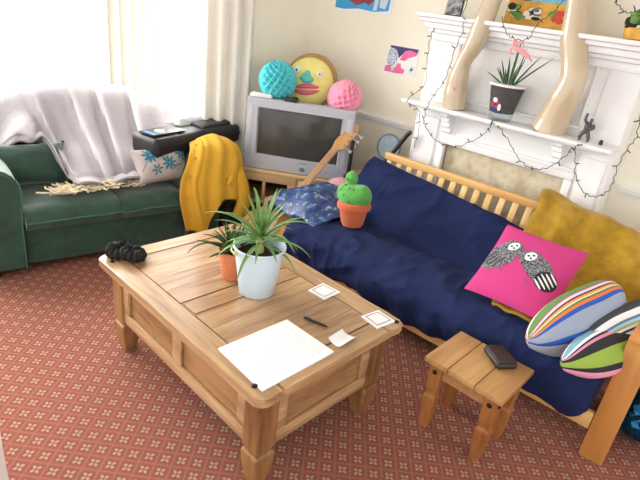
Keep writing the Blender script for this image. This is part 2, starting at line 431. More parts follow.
# skirting and dado rail
bm = bmesh.new(); span(bm, (XW, YW-.018, 0), (-1.72, YW, .14), .004); span(bm, (-.44, YW-.018, 0), (2.6, YW, .14), .004); struct('baseboard_back', bm, 'white')
bm = bmesh.new(); span(bm, (XW, 2.47, 0), (XW+.018, YW-.02, .14), .004); struct('baseboard_left', bm, 'white')
def dado(bm, x0, x1):
    for z, h, d in ((.800, .012, .012), (.815, .022, .024), (.832, .012, .03)): span(bm, (x0, YW-d, z), (x1, YW, z+h), .003)
bm = bmesh.new(); dado(bm, XW, -1.70); dado(bm, -.50, 2.6); struct('trim_1', bm, 'white')
# white door edge by the camera's left
bm = bmesh.new()
d = V((-.83, -.55, 0)).normalized(); n = V((-d.y, d.x, 0))
M = Matrix.Translation((-1.315, .285, 0)) @ Matrix((d, n, V((0, 0, 1)))).transposed().to_4x4()
box(bm, (.38, -.02, 1.0), (.76, .04, 1.98), .004, M)
dr = struct('door_1', bm, 'white')
bm = bmesh.new(); box(bm, (.06, .012, 1.0), (.03, .02, .14), .006, M); tube(bm, [M @ V((.06, .02, 1.0)), M @ V((.06, .06, 1.0)), M @ V((.16, .06, 1.0))], .009)
h = finish('door_handle', bm, 'steel'); h.parent = dr

# ------------------------------------------------------------------ curtains
def curtain(name, pts, z0, z1, folds, amp, label, flare=.0):
    base = catmull(pts, 40)
    def f(u, v):
        i = u*(len(base)-1); a = base[int(i)]; b = base[min(int(i)+1, len(base)-1)]; p = a.lerp(b, i-int(i))
        t = (base[min(int(i)+1, len(base)-1)]-base[max(int(i)-1, 0)]).normalized(); n = V((-t.y, t.x, 0))
        k = 1-.35*v
        p = p + n*(amp*k*math.sin(u*folds*2*PI+1.1*math.sin(3*u+v*.9)) + .3*amp*math.sin(u*folds*5.1+2+v*2))
        mid = base[len(base)//2]
        p = p + (p-mid)*flare*(1-v)
        p.z = z0+(z1-z0)*v; return p
    bm = bmesh.new(); grid(bm, f, 110, 14)
    o = solo(name, bm, 'curtain', label, 'curtain', 'cream curtains of the bay window', recalc=False)
    thick(o, .006); return o
curtain('curtain', [(-3.50, 1.80, 0), (-3.46, 1.98, 0), (-3.42, 2.14, 0)], .35, 2.3, 6, .022, 'cream curtain in the middle of the bay, behind the sofa back', .1)
curtain('curtain', [(-2.90, 2.16, 0), (-2.80, 2.29, 0), (-2.73, 2.42, 0)], .04, 2.3, 4.4, .03, 'cream curtain hanging beside the television, next to the room corner', .12)

# ------------------------------------------------------------------ fireplace surround
fp = thing('fireplace_surround', 'tall white painted wooden fireplace surround with overmantel behind the futon', 'fireplace', (-1.11, YW, 0))
FY = 2.84
bm = bmesh.new()
span(bm, (-1.665, FY, 0), (-1.475, YW-.002, 1.50), .004)
span(bm, (-1.640, FY-.012, .16), (-1.50, FY+.01, .98), .006); span(bm, (-1.69, FY-.02, 0), (-1.465, FY+.05, .15), .006)
part('pilaster', bm, 'white', fp, True)
bm = bmesh.new()
span(bm, (-.685, FY, 0), (-.535, YW-.002, 1.50), .004); span(bm, (-.665, FY-.012, .16), (-.555, FY+.01, .98), .006); span(bm, (-.69, FY-.02, 0), (-.52, FY+.05, .15), .006)
part('pilaster', bm, 'white', fp, True)
bm = bmesh.new()
span(bm, (-1.475, FY+.012, .85), (-.685, YW-.002, 1.50))
# raised mouldings of the overmantel panel
for (x0, z0, x1, z1) in ((-1.42, 1.10, -.73, 1.42),):
    wd = .018
    span(bm, (x0, FY-.004, z0), (x1, FY+.016, z0+wd), .008); span(bm, (x0, FY-.004, z1-wd), (x1, FY+.016, z1), .008)
    span(bm, (x0, FY-.004, z0+wd), (x0+wd, FY+.016, z1-wd), .008); span(bm, (x1-wd, FY-.004, z0+wd), (x1, FY+.016, z1-wd), .008)
part('overmantel_panel', bm, 'white', fp, True)
bm = bmesh.new()
span(bm, (-1.475, FY-.012, .845), (-.685, FY+.03, .885), .006); span(bm, (-1.475, FY-.006, .885), (-.685, FY+.02, .905), .004)
span(bm, (-1.475, FY-.012, 0), (-1.435, FY+.03, .845), .006); span(bm, (-.725, FY-.012, 0), (-.685, FY+.03, .845), .006)
part('opening_frame', bm, 'white', fp, True)
bm = bmesh.new()
for k, (z, h, dd, ov) in enumerate(((1.515, .022, .125, .055), (1.493, .022, .10, .04), (1.462, .031, .07, .022), (1.440, .022, .04, .008), (1.40, .04, .016, .003))):
    span(bm, (-1.665-ov, FY-dd, z), (-.535+ov, YW-.003, z+h), .006)
part('mantelpiece', bm, 'white', fp, True)
bm = bmesh.new()
span(bm, (-1.70, FY-.15, 1.046), (-.53, FY+.02, 1.066), .004); span(bm, (-1.66, FY-.11, 1.030), (-.56, FY+.02, 1.047), .006)
part('shelf', bm, 'white', fp, True)
for x in (-1.44, -.79):
    bm = bmesh.new()
    prof = [(0, 0), (-.10, 0), (-.10, -.018), (-.07, -.03), (-.075, -.05), (-.05, -.058), (-.055, -.082), (-.028, -.092), (-.03, -.115), (0, -.13)]
    a = [bm.verts.new((x-.025, FY+.012+y, 1.031+z)) for y, z in prof]; b = [bm.verts.new((x+.025, FY+.012+y, 1.031+z)) for y, z in prof]
    bm.faces.new(a); bm.faces.new(b[::-1])
    for i in range(len(prof)):
        j = (i+1) % len(prof); bm.faces.new((a[i], b[i], b[j], a[j]))
    part('corbel', bm, 'white', fp, True)
bm = bmesh.new(); span(bm, (-1.434, FY+.035, 0), (-.726, FY+.06, .844)); part('fire_board', bm, 'marble', fp, True, label='mottled beige board closing the fireplace opening')

# ------------------------------------------------------------------ coffee table
TM = Matrix.Translation((-1.349, 1.235, 0)) @ Matrix.Rotation(-.0531, 4, 'Z')
ct = thing('coffee_table', 'large rustic waxed pine coffee table in the middle of the carpet', 'table', mat4=TM)
TL, TW, TH = 1.0925, .718, .45
bm = bmesh.new()
bw, ew, tt = .098, .088, .032
def board(x0, x1, y0, y1, mi=0, bev=.003): span(bm, (x0, y0, TH-tt), (x1, y1, TH), bev, mi)
g = .0022
hx, hy = TL/2, TW/2
def rounded(x0, x1, y0, y1, corners, r=.03):
    poly = []
    for (cx, cy, a0, on) in ((x1, y1, 0, corners[0]), (x0, y1, 90, corners[1]), (x0, y0, 180, corners[2]), (x1, y0, 270, corners[3])):
        if on:
            sx = 1 if cx == x1 else -1; sy = 1 if cy == y1 else -1
            for k in range(7):
                a = math.radians(a0+15*k); poly.append((cx-sx*r+r*math.cos(a), cy-sy*r+r*math.sin(a)))
        else: poly.append((cx, cy))
    return poly
def rboard(x0, x1, y0, y1, corners, mi):
    b2 = bmesh.new(); prism(b2, rounded(x0, x1, y0, y1, corners), TH-tt, TH)
    es = [e for e in b2.edges if abs(e.verts[0].co.z-e.verts[1].co.z) < 1e-6 and len(e.link_faces) == 2]
    bmesh.ops.bevel(b2, geom=es, offset=.0045, segments=2, affect='EDGES')
    me = bpy.data.meshes.new('t'); b2.to_mesh(me); b2.free()
    n0 = len(bm.faces); bm.from_mesh(me); bpy.data.meshes.remove(me)
    bm.faces.ensure_lookup_table()
    for f in bm.faces[n0:]: f.material_index = mi
rboard(-hx, hx, -hy, -hy+bw-g, (0, 0, 1, 1), 0); rboard(-hx, hx, hy-bw+g, hy, (1, 1, 0, 0), 0)
rboard(-hx, -hx+ew-g, -hy+bw, hy-bw, (0, 0, 0, 0), 1); rboard(hx-ew+g, hx, -hy+bw, hy-bw, (0, 0, 0, 0), 1)
rboard(-.048+g, .048-g, -hy+bw, hy-bw, (0, 0, 0, 0), 1)
for x0, x1 in ((-hx+ew, -.048), (.048, hx-ew)):
    n_ = 4; xs = [x0+(x1-x0)*k/n_ for k in range(n_+1)]
    for k in range(n_):
        e = .0004
        span(bm, (xs[k]+(g if k == 0 else e), -hy+bw, TH-tt), (xs[k+1]-(g if k == n_-1 else e), hy-bw, TH-.0006), .0008, 1)
span(bm, (-hx+.02, -hy+.02, TH-tt-.006), (hx-.02, hy-.02, TH-tt+.004), 0, 2)
part('tabletop', bm, ['pine_x', 'pine_y', 'gap'], ct, smooth=False)
# aprons
ai = .045
for s in (-1, 1):
    bm = bmesh.new()
    y = s*(hy-ai-.02)
    span(bm, (-hx+ai+.06, y-.012-s*.012, .20), (hx-ai-.06, y+.012-s*.012, TH-tt-.006), 0, 1)
    yo = s*(hy-ai-.006)
    span(bm, (-hx+ai+.05, min(yo, y), .168), (hx-ai-.05, max(yo, y), .222), .004)
    for x in (-hx+ai+.10, 0, hx-ai-.10):
        w_ = .06 if x == 0 else .05
        span(bm, (x-w_/2, min(yo, y), .222), (x+w_/2, max(yo, y), TH-tt-.006), .003)
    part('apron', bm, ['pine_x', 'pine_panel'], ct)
    x = s*(hx-ai-.02); xo = s*(hx-ai-.006)
    bm = bmesh.new()
    span(bm, (x-.012-s*.012, -hy+ai+.06, .20), (x+.012-s*.012, hy-ai-.06, TH-tt-.006), 0, 1)
    span(bm, (min(x, xo), -hy+ai+.05, .168), (max(x, xo), hy-ai-.05, .222), .004)
    for yy in (-hy+ai+.10, hy-ai-.10): span(bm, (min(x, xo), yy-.025, .222), (max(x, xo), yy+.025, TH-tt-.006), .003)
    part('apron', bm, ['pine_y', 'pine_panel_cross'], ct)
def corona_leg(bm, cx, cy, size, z1, prof):
    rings = []
    for z, k in prof:
        h_ = size/2*k; ch = .12*h_
        rings.append([bm.verts.new((cx+x, cy+y, z*z1)) for x, y in ((h_, h_-ch), (h_-ch, h_), (-h_+ch, h_), (-h_, h_-ch), (-h_, -h_+ch), (-h_+ch, -h_), (h_-ch, -h_), (h_, -h_+ch))])
    for i in range(len(rings)-1):
        for k in range(8): bm.faces.new((rings[i][k], rings[i][(k+1) % 8], rings[i+1][(k+1) % 8], rings[i+1][k]))
    bm.faces.new(rings[0][::-1]); bm.faces.new(rings[-1])
LP = [(0, .58), (.03, .66), (.12, .82), (.25, .98), (.325, 1.02), (.345, .98), (.36, .84), (.385, .84), (.42, 1.0), (1, 1)]
for sx in (-1, 1):
    for sy in (-1, 1):
        bm = bmesh.new(); corona_leg(bm, sx*(hx-ai-.04), sy*(hy-ai-.04), .084, TH-tt-.006, LP)
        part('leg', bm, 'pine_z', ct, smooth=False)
for sx in (-1, 1):
    for sy in (-1, 1):
        bm = bmesh.new(); lathe(bm, [(.0105, 0), (.0105, .003), (.007, .0055), (.002, .0062)], 12, Matrix.Translation((sx*(hx-(.072 if sy < 0 else .030)), sy*(hy-(.034 if sy < 0 else .024)), TH-.0005)))
        part('corner_stud', bm, 'stud', ct, label='black iron nail head')

# ------------------------------------------------------------------ stool
sx_, sy_, SH = .325, .275, .345
ST = Matrix.Translation((-.520, 1.722, 0)) @ Matrix.Rotation(-.03, 4, 'Z')
st = thing('side_stool', 'small rustic pine stool with black studs on the carpet before the futon', 'stool', mat4=ST)
bm = bmesh.new()
xs = [-sx_/2, -.062, .052, sx_/2]
for k in range(3):
    span(bm, (xs[k]+(.001 if k else 0), -sy_/2, SH-.026), (xs[k+1]-(.001 if k < 2 else 0), sy_/2, SH), .004)
part('seat', bm, 'stool_x', st)
LS = [(0, .62), (.04, .70), (.2, .86), (.40, 1.0), (.47, 1.02), (.50, .96), (.53, .80), (.58, .80), (.64, .98), (1, 1)]
for a in (-1, 1):
    for b in (-1, 1):
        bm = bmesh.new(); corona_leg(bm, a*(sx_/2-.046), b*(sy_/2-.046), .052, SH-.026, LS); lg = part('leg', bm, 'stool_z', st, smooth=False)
        bm = bmesh.new(); lathe(bm, [(.010, 0), (.010, .003), (.006, .006), (.002, .0065)], 12, Matrix.Translation((a*(sx_/2-.046), b*(sy_/2-.020), SH-.062)) @ Matrix.Rotation(-b*PI/2, 4, 'X'))
        part('stud', bm, 'stud', lg); bm = bmesh.new()
        lathe(bm, [(.010, 0), (.010, .003), (.006, .006), (.002, .0065)], 12, Matrix.Translation((a*(sx_/2-.020), b*(sy_/2-.046), SH-.062)) @ Matrix.Rotation(a*PI/2, 4, 'Y'))
        part('stud', bm, 'stud', lg)
for b in (-1, 1):
    part('apron', bx((0, b*(sy_/2-.046), SH-.060), (sx_-.14, .02, .062), .003), 'stool_x', st)
    part('apron', bx((b*(sx_/2-.046), 0, SH-.060), (.02, sy_-.14, .062), .003), 'stool_x', st)
# wallet
bm = bmesh.new(); Mw = Matrix.Translation((-.477, 1.800, SH)) @ Matrix.Rotation(math.radians(-38), 4, 'Z')
box(bm, (0, 0, .014), (.122, .086, .027), .011, Mw, 3); box(bm, (.002, -.002, .031), (.112, .078, .012), .005, Mw, 3)
solo('wallet', bm, 'leather', 'dark brown leather wallet lying on the small pine stool', 'wallet')

# ------------------------------------------------------------------ futon
fu = thing('futon_sofa', 'low pine slatted futon sofa under a navy blue cover, in front of the fireplace', 'sofa', (-.9, 2.35, 0))
bm = bmesh.new(); span(bm, (-1.755, 2.705, .678), (-.02, 2.735, .722), .006); part('top_rail', bm, 'pine_rail', fu, True)
bm = bmesh.new(); span(bm, (-1.755, 2.55, .18), (-.02, 2.58, .24), .006); part('rear_rail', bm, 'pine_rail', fu, True)
k = 0; x = -1.735
lean = math.atan2(.145, .47)
while x < -.02:
    bm = bmesh.new()
    M = Matrix.Translation((x+.018, 2.72, .685)) @ Matrix.Rotation(-lean, 4, 'X')
    box(bm, (0, 0, -.235), (.036, .014, .47), .003, M); part('slat', bm, 'pine_light', fu, True); x += .0755
bm = bmesh.new(); span(bm, (-1.80, 1.99, .125), (-.124, 2.012, .205), .005); part('front_rail', bm, 'pine_rail', fu, True)
for x0, x1 in ((-.122, -.032), (-1.90, -1.862)):
    bm = bmesh.new(); span(bm, (x0, 1.985, 0), (x1, 2.02, .56 if x0 > -1 else .36), .004); part('front_leg', bm, 'pine_arm', fu, True)
    bm = bmesh.new(); span(bm, (max(x0, x1-.04) if x0 > -1 else x0, 2.66, 0), (x1, 2.70, .56 if x0 > -1 else .36), .004); part('rear_leg', bm, 'pine_arm', fu, True)
    if x0 > -1:
        bm = bmesh.new(); span(bm, (x0, 1.97, .56), (x1, 2.72, .585), .006); part('armrest', bm, 'pine_arm', fu, True)
loop = [(1.985, .175), (1.950, .25), (1.945, .33), (1.985, .388), (2.10, .405), (2.25, .395), (2.35, .39), (2.43, .445), (2.505, .57), (2.56, .66), (2.605, .70), (2.645, .69), (2.652, .62), (2.585, .44), (2.50, .30), (2.33, .26), (2.10, .235), (2.015, .19)]
lp = catmull([(a, b, 0) for a, b in loop], 72, True)
def covf(u, v):
    i = int(round(u*72)) % 72; y, z = lp[i].x, lp[i].y
    xx = -1.85 + 1.70*v
    bk = max(0, min(1, (z-.41)/.26)) if y > 2.3 else 0
    front = y < 2.3 or (z > .40 and y < 2.63)
    xx += .075*bk*(1-v)
    z -= .112*bk*min(1.1, max(0, (xx+1.80)/1.0))
    # end rounding
    e = min(v, 1-v)/.035
    if e < 1:
        kk = 1-(1-e)**2; cy, cz = (2.15, .31) if y < 2.36 else (2.36+(z-.30)*.62, z-.02)
        y = cy+(y-cy)*(.86+.14*kk); z = cz+(z-cz)*(.86+.14*kk)
    p = V((xx, y, z))
    if y < 2.37 and z < .36 and y < 2.0:   # hanging hem
        hang = (.36-z)/.18
        p.y += .010*hang*math.sin(xx*31+math.sin(xx*7)*2); p.z += .018*hang*math.sin(xx*9+1) * (1 if z < .2 else .4)
        p.z += .02*hang*nz((xx, 0, 0), 6, 3)
    # wrinkles
    a = .0
    q = V((xx*2.0-(y+z)*2.4, (y+z)*5+xx*1.5, 2.0))
    a += .016*noise.noise(q*1.3)
    r_ = 1-abs(noise.noise(V((xx*3.0+(y-z)*5.0, (y+z)*8.5-xx*4.0, 7.0))))
    a += .022*(r_**6)
    r_ = 1-abs(noise.noise(V((xx*9.0-(y)*8, (y+z)*9.0+xx*3.0, 1.0))))
    if y < 2.40: a += .015*(r_**5)
    if front:
        if z > .42: p += V((0, -.77, .64))*a
        elif z < .37: p += V((0, -1, .1))*a*.7
        else: p += V((0, -.2, 1))*a*(.8 if y < 2.3 else .4)
    return p
bm = bmesh.new(); vs = grid(bm, covf, 72, 190, closed_u=True)
bm.faces.new([vs[i][0] for i in range(72)]); bm.faces.new([vs[i][-1] for i in range(71, -1, -1)])
part('mattress_cover', bm, 'navy', fu, True, label='navy blue cotton cover over the mattress')

# mustard throw over the futon's right end
path = catmull([(0, 2.79, .46), (0, 2.785, .62), (0, 2.765, .755), (0, 2.70, .80), (0, 2.62, .775), (0, 2.52, .665), (0, 2.44, .52), (0, 2.35, .435), (0, 2.22, .43), (0, 2.04, .428)], 60)
def must(u, v):
    p = path[int(round(v*59))].copy()
    x0 = -.745; x1 = .03
    p.x = x0+(x1-x0)*u
    if v > .75: p.x += .10*(v-.75)/.25*(1-u)*1.0
    if v < .5: p.x += .02*math.sin(v*14)*(1-u)
    a = .040*noise.noise(V((p.x*3.5, v*3.2+p.x*2, 4))) + .018*math.sin(p.x*17+v*9+2.5*noise.noise(V((p.x*3, v*2, 9))))+.010*math.sin(p.x*33-v*6+3*noise.noise(V((p.x*5, v*3, 5))))
    if .25 < v < .72: p += V((0, -.7, .7))*(a+.012)
    elif v >= .72: p += V((0, 0, 1))*(abs(a)*.5)
    else: p += V((0, .5, .1))*abs(a)*.5
    e = max(0, 1-u/.05); p.z -= .018*e*e*(1 if .2 < v < .7 else .3)
    if v < .75: p.z -= .075*min(1, u*1.6)*(1 if v > .2 else v/.2)*min(1, (.75-v)/.2)
    return p
bm = bmesh.new(); grid(bm, must, 60, 60)
o = solo('throw_blanket', bm, 'mustard', 'mustard yellow throw draped over the right end of the navy futon', 'blanket', recalc=False); thick(o, .010)

# ------------------------------------------------------------------ pillows
def pmatrix(p, phi, tilt, roll=0):
    wv = V((math.cos(phi), math.sin(phi), 0)); b = V((-math.sin(phi), math.cos(phi), 0))
    hv = b*math.cos(tilt)+V((0, 0, 1))*math.sin(tilt); n = wv.cross(hv)
    if roll: R = Matrix.Rotation(roll, 3, n); wv, hv = R @ wv, R @ hv
    return Matrix.Translation(p) @ Matrix((wv, hv, n)).transposed().to_4x4()
def pillow_fn(W, H, T, side, pin=.07, seed=0, pw=.5):
    def f(u, v):
        a, b = 2*u-1, 2*v-1
        x = W/2*a*(1-pin*(1-b*b)); y = H/2+H/2*b*(1-pin*(1-a*a))
        z = side*T/2*max(0, (1-a*a)*(1-b*b))**pw
        w_ = .05*T*noise.noise(V((a*2.2+seed, b*2.2, seed))) * (1-a*a)*(1-b*b)
        return V((x, y, z+w_))
    return f
def pillow(name, M, W, H, T, mat, label, cat='cushion', pin=.07, seed=0, pw=.5, group=None, pipe=None, back=None):
    root = thing(name, label, cat, mat4=M, group=group)
    bm = bmesh.new(); n = 26
    grid(bm, pillow_fn(W, H, T, 1, pin, seed, pw), n, n, uv=True); grid(bm, pillow_fn(W, H, T, -1, pin, seed, pw), n, n, uv=True, mi=1 if back else 0)
    bmesh.ops.remove_doubles(bm, verts=bm.verts, dist=.0004)
    part('cushion_cover', bm, [mat, back] if back else mat, root)
    if pipe:
        bm = bmesh.new(); f = pillow_fn(W, H, T, 1, pin, seed, pw)
        pts = [f(t/20, 0) for t in range(20)]+[f(1, t/20) for t in range(20)]+[f(1-t/20, 1) for t in range(20)]+[f(0, 1-t/20) for t in range(21)]
        tube(bm, pts, .0035, 6); part('piping', bm, pipe, root)
    return root, pillow_fn(W, H, T, 1, pin, seed, pw)
def decal(bm, f, cu, cv, a, b, rot, mi, eps=.0015, egg=0, n=20, W=1, H=1):
    """ellipse laid on the front of a pillow; a, b in metres"""
    rings = []
    for r in (0.001, .35, .7, 1):
        ring = []
        for k in range(n):
            t = 2*PI*k/n; x = a*r*math.cos(t); y = b*r*math.sin(t)*(1+egg*math.cos(t))
            u = cu+(x*math.cos(rot)-y*math.sin(rot))/W; v = cv+(x*math.sin(rot)+y*math.cos(rot))/H
            p = f(min(.99, max(.01, u)), min(.99, max(.01, v))); p.z += eps; ring.append(bm.verts.new(p))
        rings.append(ring)
    for i in range(3):
        for k in range(n):
            q = bm.faces.new((rings[i][k], rings[i][(k+1) % n], rings[i+1][(k+1) % n], rings[i+1][k])); q.material_index = mi
    bm.faces.new(rings[0]).material_index = mi
PW, PH, PT = .375, .415, .11
pk, pf = pillow('cushion', pmatrix((-.586, 2.022, .452), .03, math.radians(33)), PW, PH, PT, 'pink', 'bright pink square cushion printed with two owls, leaning on the futon', pin=.05, seed=2)
def owl(name, body, head, tailp, facec, tail_stripes):
    bm = bmesh.new()
    D = lambda c, a, b, rot, mi, eps, egg=0: decal(bm, pf, c[0], c[1], a, b, rot, mi, eps, egg, W=PW, H=PH)
    dx, dy = (head[0]-tailp[0])*PW, (head[1]-tailp[1])*PH; rot = math.atan2(dy, dx); L = math.hypot(dx, dy)
    mid = ((head[0]*.52+tailp[0]*.48), (head[1]*.52+tailp[1]*.48))
    D(mid, L*.60, L*.42, rot, 0, .0015, .12)
    D((head[0]-.01, head[1]-.01), L*.37, L*.37, rot, 0, .0018)
    if tail_stripes:
        px, py = -math.sin(rot), math.cos(rot)
        tc = (tailp[0]*.9+mid[0]*.1, tailp[1]*.9+mid[1]*.1)
        D((tc[0], tc[1]), L*.36, L*.36, rot, 1, .0021)
        for k in (-2, -1, 0, 1, 2):
            D((tc[0]+px*k*.019/PW, tc[1]+py*k*.019/PH), L*(.30-.045*abs(k)), .0046, rot, 2, .0026)
    else:
        px, py = -math.sin(rot), math.cos(rot)
        for k in (-1.5, -.5, .5, 1.5): D((mid[0]*.6+tailp[0]*.4+px*k*.02/PW, mid[1]*.6+tailp[1]*.4+py*k*.02/PH), L*.26, .003, rot, 1, .0024)
    D(facec, .030, .023, 1.1, 2, .003)
    for s in (-1, 1): D((facec[0]+s*.010/PW+.0, facec[1]+s*.006/PH+.008), .0058, .0058, 0, 1, .0038)
    D((facec[0]+.012, facec[1]-.028), .004, .008, .6, 1, .0038)
    for k in (0, 1):
        fx, fy = mid[0]-.02+.12*k-(.04 if tail_stripes else 0), mid[1]-.20+.03*k
        for r in (-.7, 0, .7): D((fx, fy), .013, .0018, -.7+r, 3, .0022)
    part(name, bm, ['owl', 'print_black', 'print_white', 'print_grey'], pk, recalc=True)
owl('owl_print', None, (.25, .64), (.05, .33), (.255, .665), False)
owl('owl_print', None, (.52, .59), (.80, .38), (.50, .605), True)
S = srgb
cs1 = [(0, S(162, 172, 190)), (.44, S(34, 76, 150)), (.50, S(40, 90, 178)), (.58, S(156, 166, 186)), (.85, S(40, 90, 184)), (.90, S(230, 124, 60)), (.93, S(92, 132, 66)), (.948, S(232, 220, 200)), (.958, S(236, 150, 80)), (.970, S(60, 66, 58)), (.980, S(238, 200, 210)), (.99, S(150, 90, 120))]
cs1b = [(0, S(230, 120, 150)), (.06, S(70, 110, 70)), (.12, S(240, 170, 90)), (.2, S(240, 240, 236)), (.3, S(226, 110, 150)), (.42, S(60, 60, 64)), (.5, S(120, 190, 200)), (.62, S(238, 210, 120)), (.72, S(200, 70, 90)), (.82, S(240, 236, 230)), (.92, S(96, 140, 70))]
cs2 = []
pal = [S(236, 234, 232), S(170, 196, 214), S(60, 70, 84), S(240, 238, 236), S(214, 110, 138), S(240, 240, 240), S(92, 120, 150), S(238, 236, 234), S(150, 170, 110), S(230, 226, 224), S(70, 74, 80), S(236, 170, 186)]
for k in range(24): cs2.append((k/24, pal[(k*5+k//7) % 12]))
cs3 = [(0, S(238, 160, 186)), (.18, S(40, 40, 44)), (.32, S(150, 178, 70)), (.68, S(42, 42, 46)), (.86, S(226, 140, 180)), (.91, S(40, 42, 46)), (.94, S(240, 238, 238)), (.97, S(120, 170, 190))]
MAT['st1'] = stripes('stripes_blue_grey', cs1); MAT['st1b'] = stripes('stripes_many', cs1b)
MAT['st2'] = stripes('stripes_thin', cs2); MAT['st3'] = stripes('stripes_lime', cs3)
def tipped(tip, wdir, lean, W, H, T, mat, label, tl, tr, seed, back=None):
    """cushion whose left end narrows to a soft tip; wdir points from the tip to the far end"""
    wv = V(wdir).normalized(); b = V((-wv.y, wv.x, 0)).normalized()
    hv = (V((0, 0, 1))*math.sin(lean)+b*math.cos(lean)); hv = (hv-wv*hv.dot(wv)).normalized(); n = wv.cross(hv)
    org = V(tip)+wv*W/2-hv*H/2
    M = Matrix.Translation(org) @ Matrix((wv, hv, n)).transposed().to_4x4()
    root = thing('cushion', label, 'cushion', mat4=M)
    def f(side):
        def g(u, v):
            a, bb = 2*u-1, 2*v-1
            k = 1-(1-tl)*max(0, -a)**2.2-(1-tr)*max(0, a)**6
            z = side*T/2*max(0, (1-abs(a)**2.6)*(1-bb*bb))**.5
            z += .06*T*noise.noise(V((a*2+seed, bb*2, seed)))*(1-a*a)*(1-bb*bb)
            return V((W/2*a, H/2+H/2*bb*k, z))
        return g
    bm = bmesh.new()
    grid(bm, f(1), 36, 30, uv=True); grid(bm, f(-1), 36, 30, uv=True, mi=1 if back else 0)
    bmesh.ops.remove_doubles(bm, verts=bm.verts, dist=.0004)
    part('cushion_cover', bm, [mat, back] if back else mat, root)
    return root
tipped((-.405, 1.835, .455), (.40, .86, .26), math.radians(80), .475, .265, .17, 'st1', 'striped cushion with a grey face and blue, orange and green bands', .16, .30, 5, 'st1b')
tipped((-.272, 1.885, .455), (.40, .86, .22), math.radians(74), .52, .20, .13, 'st2', 'cushion with thin white, pink and blue stripes, behind the lime striped one', .12, .4, 8)
tipped((-.262, 1.800, .455), (.36, .86, .07), math.radians(60), .46, .19, .13, 'st3', 'cushion with broad lime green and black stripes at the futon arm', .2, .7, 11)

# ------------------------------------------------------------------ green sofa (own frame: x along the front, y towards the back)
TH12 = math.radians(90-12)
SM = Matrix.Translation((-2.70, 1.0, 0)) @ Matrix(((math.sin(math.radians(12)), -math.cos(math.radians(12)), 0), (math.cos(math.radians(12)), math.sin(math.radians(12)), 0), (0, 0, 1))).to_4x4()
so = thing('green_sofa', 'small bottle green velvet two seat sofa standing in the bay window', 'sofa', mat4=SM)
bm = bmesh.new(); span(bm, (-.10, .0, .05), (.80, .72, .27), .02); part('base', bm, 'green', so)
def arm(x0, x1, name, dz=0):
    bm = bmesh.new(); xc = (x0+x1)/2; r = (x1-x0)/2
    prof = [(x0+.015, .05), (x0+.012, .30), (x0, .46+dz)]+[(xc-r*math.cos(PI*k/12), .48+dz+.125*math.sin(PI*k/12)) for k in range(13)]+[(x1, .46+dz), (x1-.012, .30), (x1-.015, .05)]
    a = [bm.verts.new((x, -.035, z)) for x, z in prof]; b = [bm.verts.new((x, .70, z-.02)) for x, z in prof]
    bm.faces.new(a); bm.faces.new(b[::-1])
    for i in range(len(prof)-1): bm.faces.new((a[i], b[i], b[i+1], a[i+1]))
    bm.faces.new((a[-1], b[-1], b[0], a[0]))
    bmesh.ops.bevel(bm, geom=[e for e in bm.edges if all(abs(v.co.y+.035) < 1e-5 for v in e.verts)], offset=.012, segments=2, affect='EDGES')
    p = part(name, bm, 'green', so)
    bm = bmesh.new(); tube(bm, [(x, -.034, z) for x, z in prof], .005, 6); part('piping', bm, 'green_pipe', p)
arm(-.335, -.085, 'armrest'); arm(.785, 1.02, 'armrest', -.045)
def top(s): return .845-.115*min(1.3, abs((s-.36)/.62))**2
bm = bmesh.new()
def backf(u, v):
    s_ = -.32+1.36*u
    loop = [(.60, .28), (.585, .55), (.61, top(s_)-.08), (.66, top(s_)-.01), (.73, top(s_)), (.80, top(s_)-.03), (.83, top(s_)-.12), (.82, .4), (.80, .06), (.62, .06)]
    P = catmull([(a, b, 0) for a, b in loop], 40, True)[int(round(v*40)) % 40]
    e = min(u, 1-u)/.05
    k = 1 if e >= 1 else math.sqrt(max(0, 1-(1-e)**2))*.5+.5
    return V((s_, .71+(P.x-.71)*k, .4+(P.y-.4)*(k*.3+.7) if P.y > .4 else P.y))
vs = [[bm.verts.new(backf(i/39, j/40)) for j in range(40)] for i in range(40)]
for i in range(39):
    for j in range(40): bm.faces.new((vs[i][j], vs[i][(j+1) % 40], vs[i+1][(j+1) % 40], vs[i+1][j]))
bm.faces.new(vs[0][::-1]); bm.faces.new(vs[-1])
part('backrest', bm, 'green', so)
def seat_cushion(x0, x1, sd):
    bm = bmesh.new()
    W, D = x1-x0, .62
    def f(u, v):
        a, b = 2*u-1, 2*v-1
        z = .37+.025*(1-a**4)*(1-b**4)+.012*noise.noise(V((a*1.6+sd, b*1.6, sd)))
        fr = max(0, (-b-.80)/.2); z -= .055*fr**2
        return V((x0+W*u, -.055+D*v, z))
    t = grid(bm, f, 24, 24)
    n = 24
    def low(v): return bm.verts.new((v.co.x, v.co.y+(.02 if v.co.y < 0 else 0), .265))
    edge = [t[i][0] for i in range(n)]+[t[n-1][j] for j in range(1, n)]+[t[i][n-1] for i in range(n-2, -1, -1)]+[t[0][j] for j in range(n-2, 0, -1)]
    lo = [low(v) for v in edge]
    for i in range(len(edge)): j = (i+1) % len(edge); bm.faces.new((edge[i], edge[j], lo[j], lo[i]))
    bm.faces.new(lo)
    p = part('seat_cushion', bm, 'green', so)
    bm = bmesh.new(); tube(bm, [f(t_/30, 0)+V((0, -.003, -.002)) for t_ in range(31)], .005, 6); part('piping', bm, 'green_pipe', p)
seat_cushion(-.08, .402, 1); seat_cushion(.408, .78, 4)
M = pmatrix((.0, .27, .395), -.05, math.radians(64))
bm = bmesh.new(); 
for sd in (1, -1): grid(bm, pillow_fn(.42, .25, .17, sd, .12, 3, .38), 20, 20)
bmesh.ops.remove_doubles(bm, verts=bm.verts, dist=.0004); bm.transform(M); part('back_cushion', bm, 'green', so)
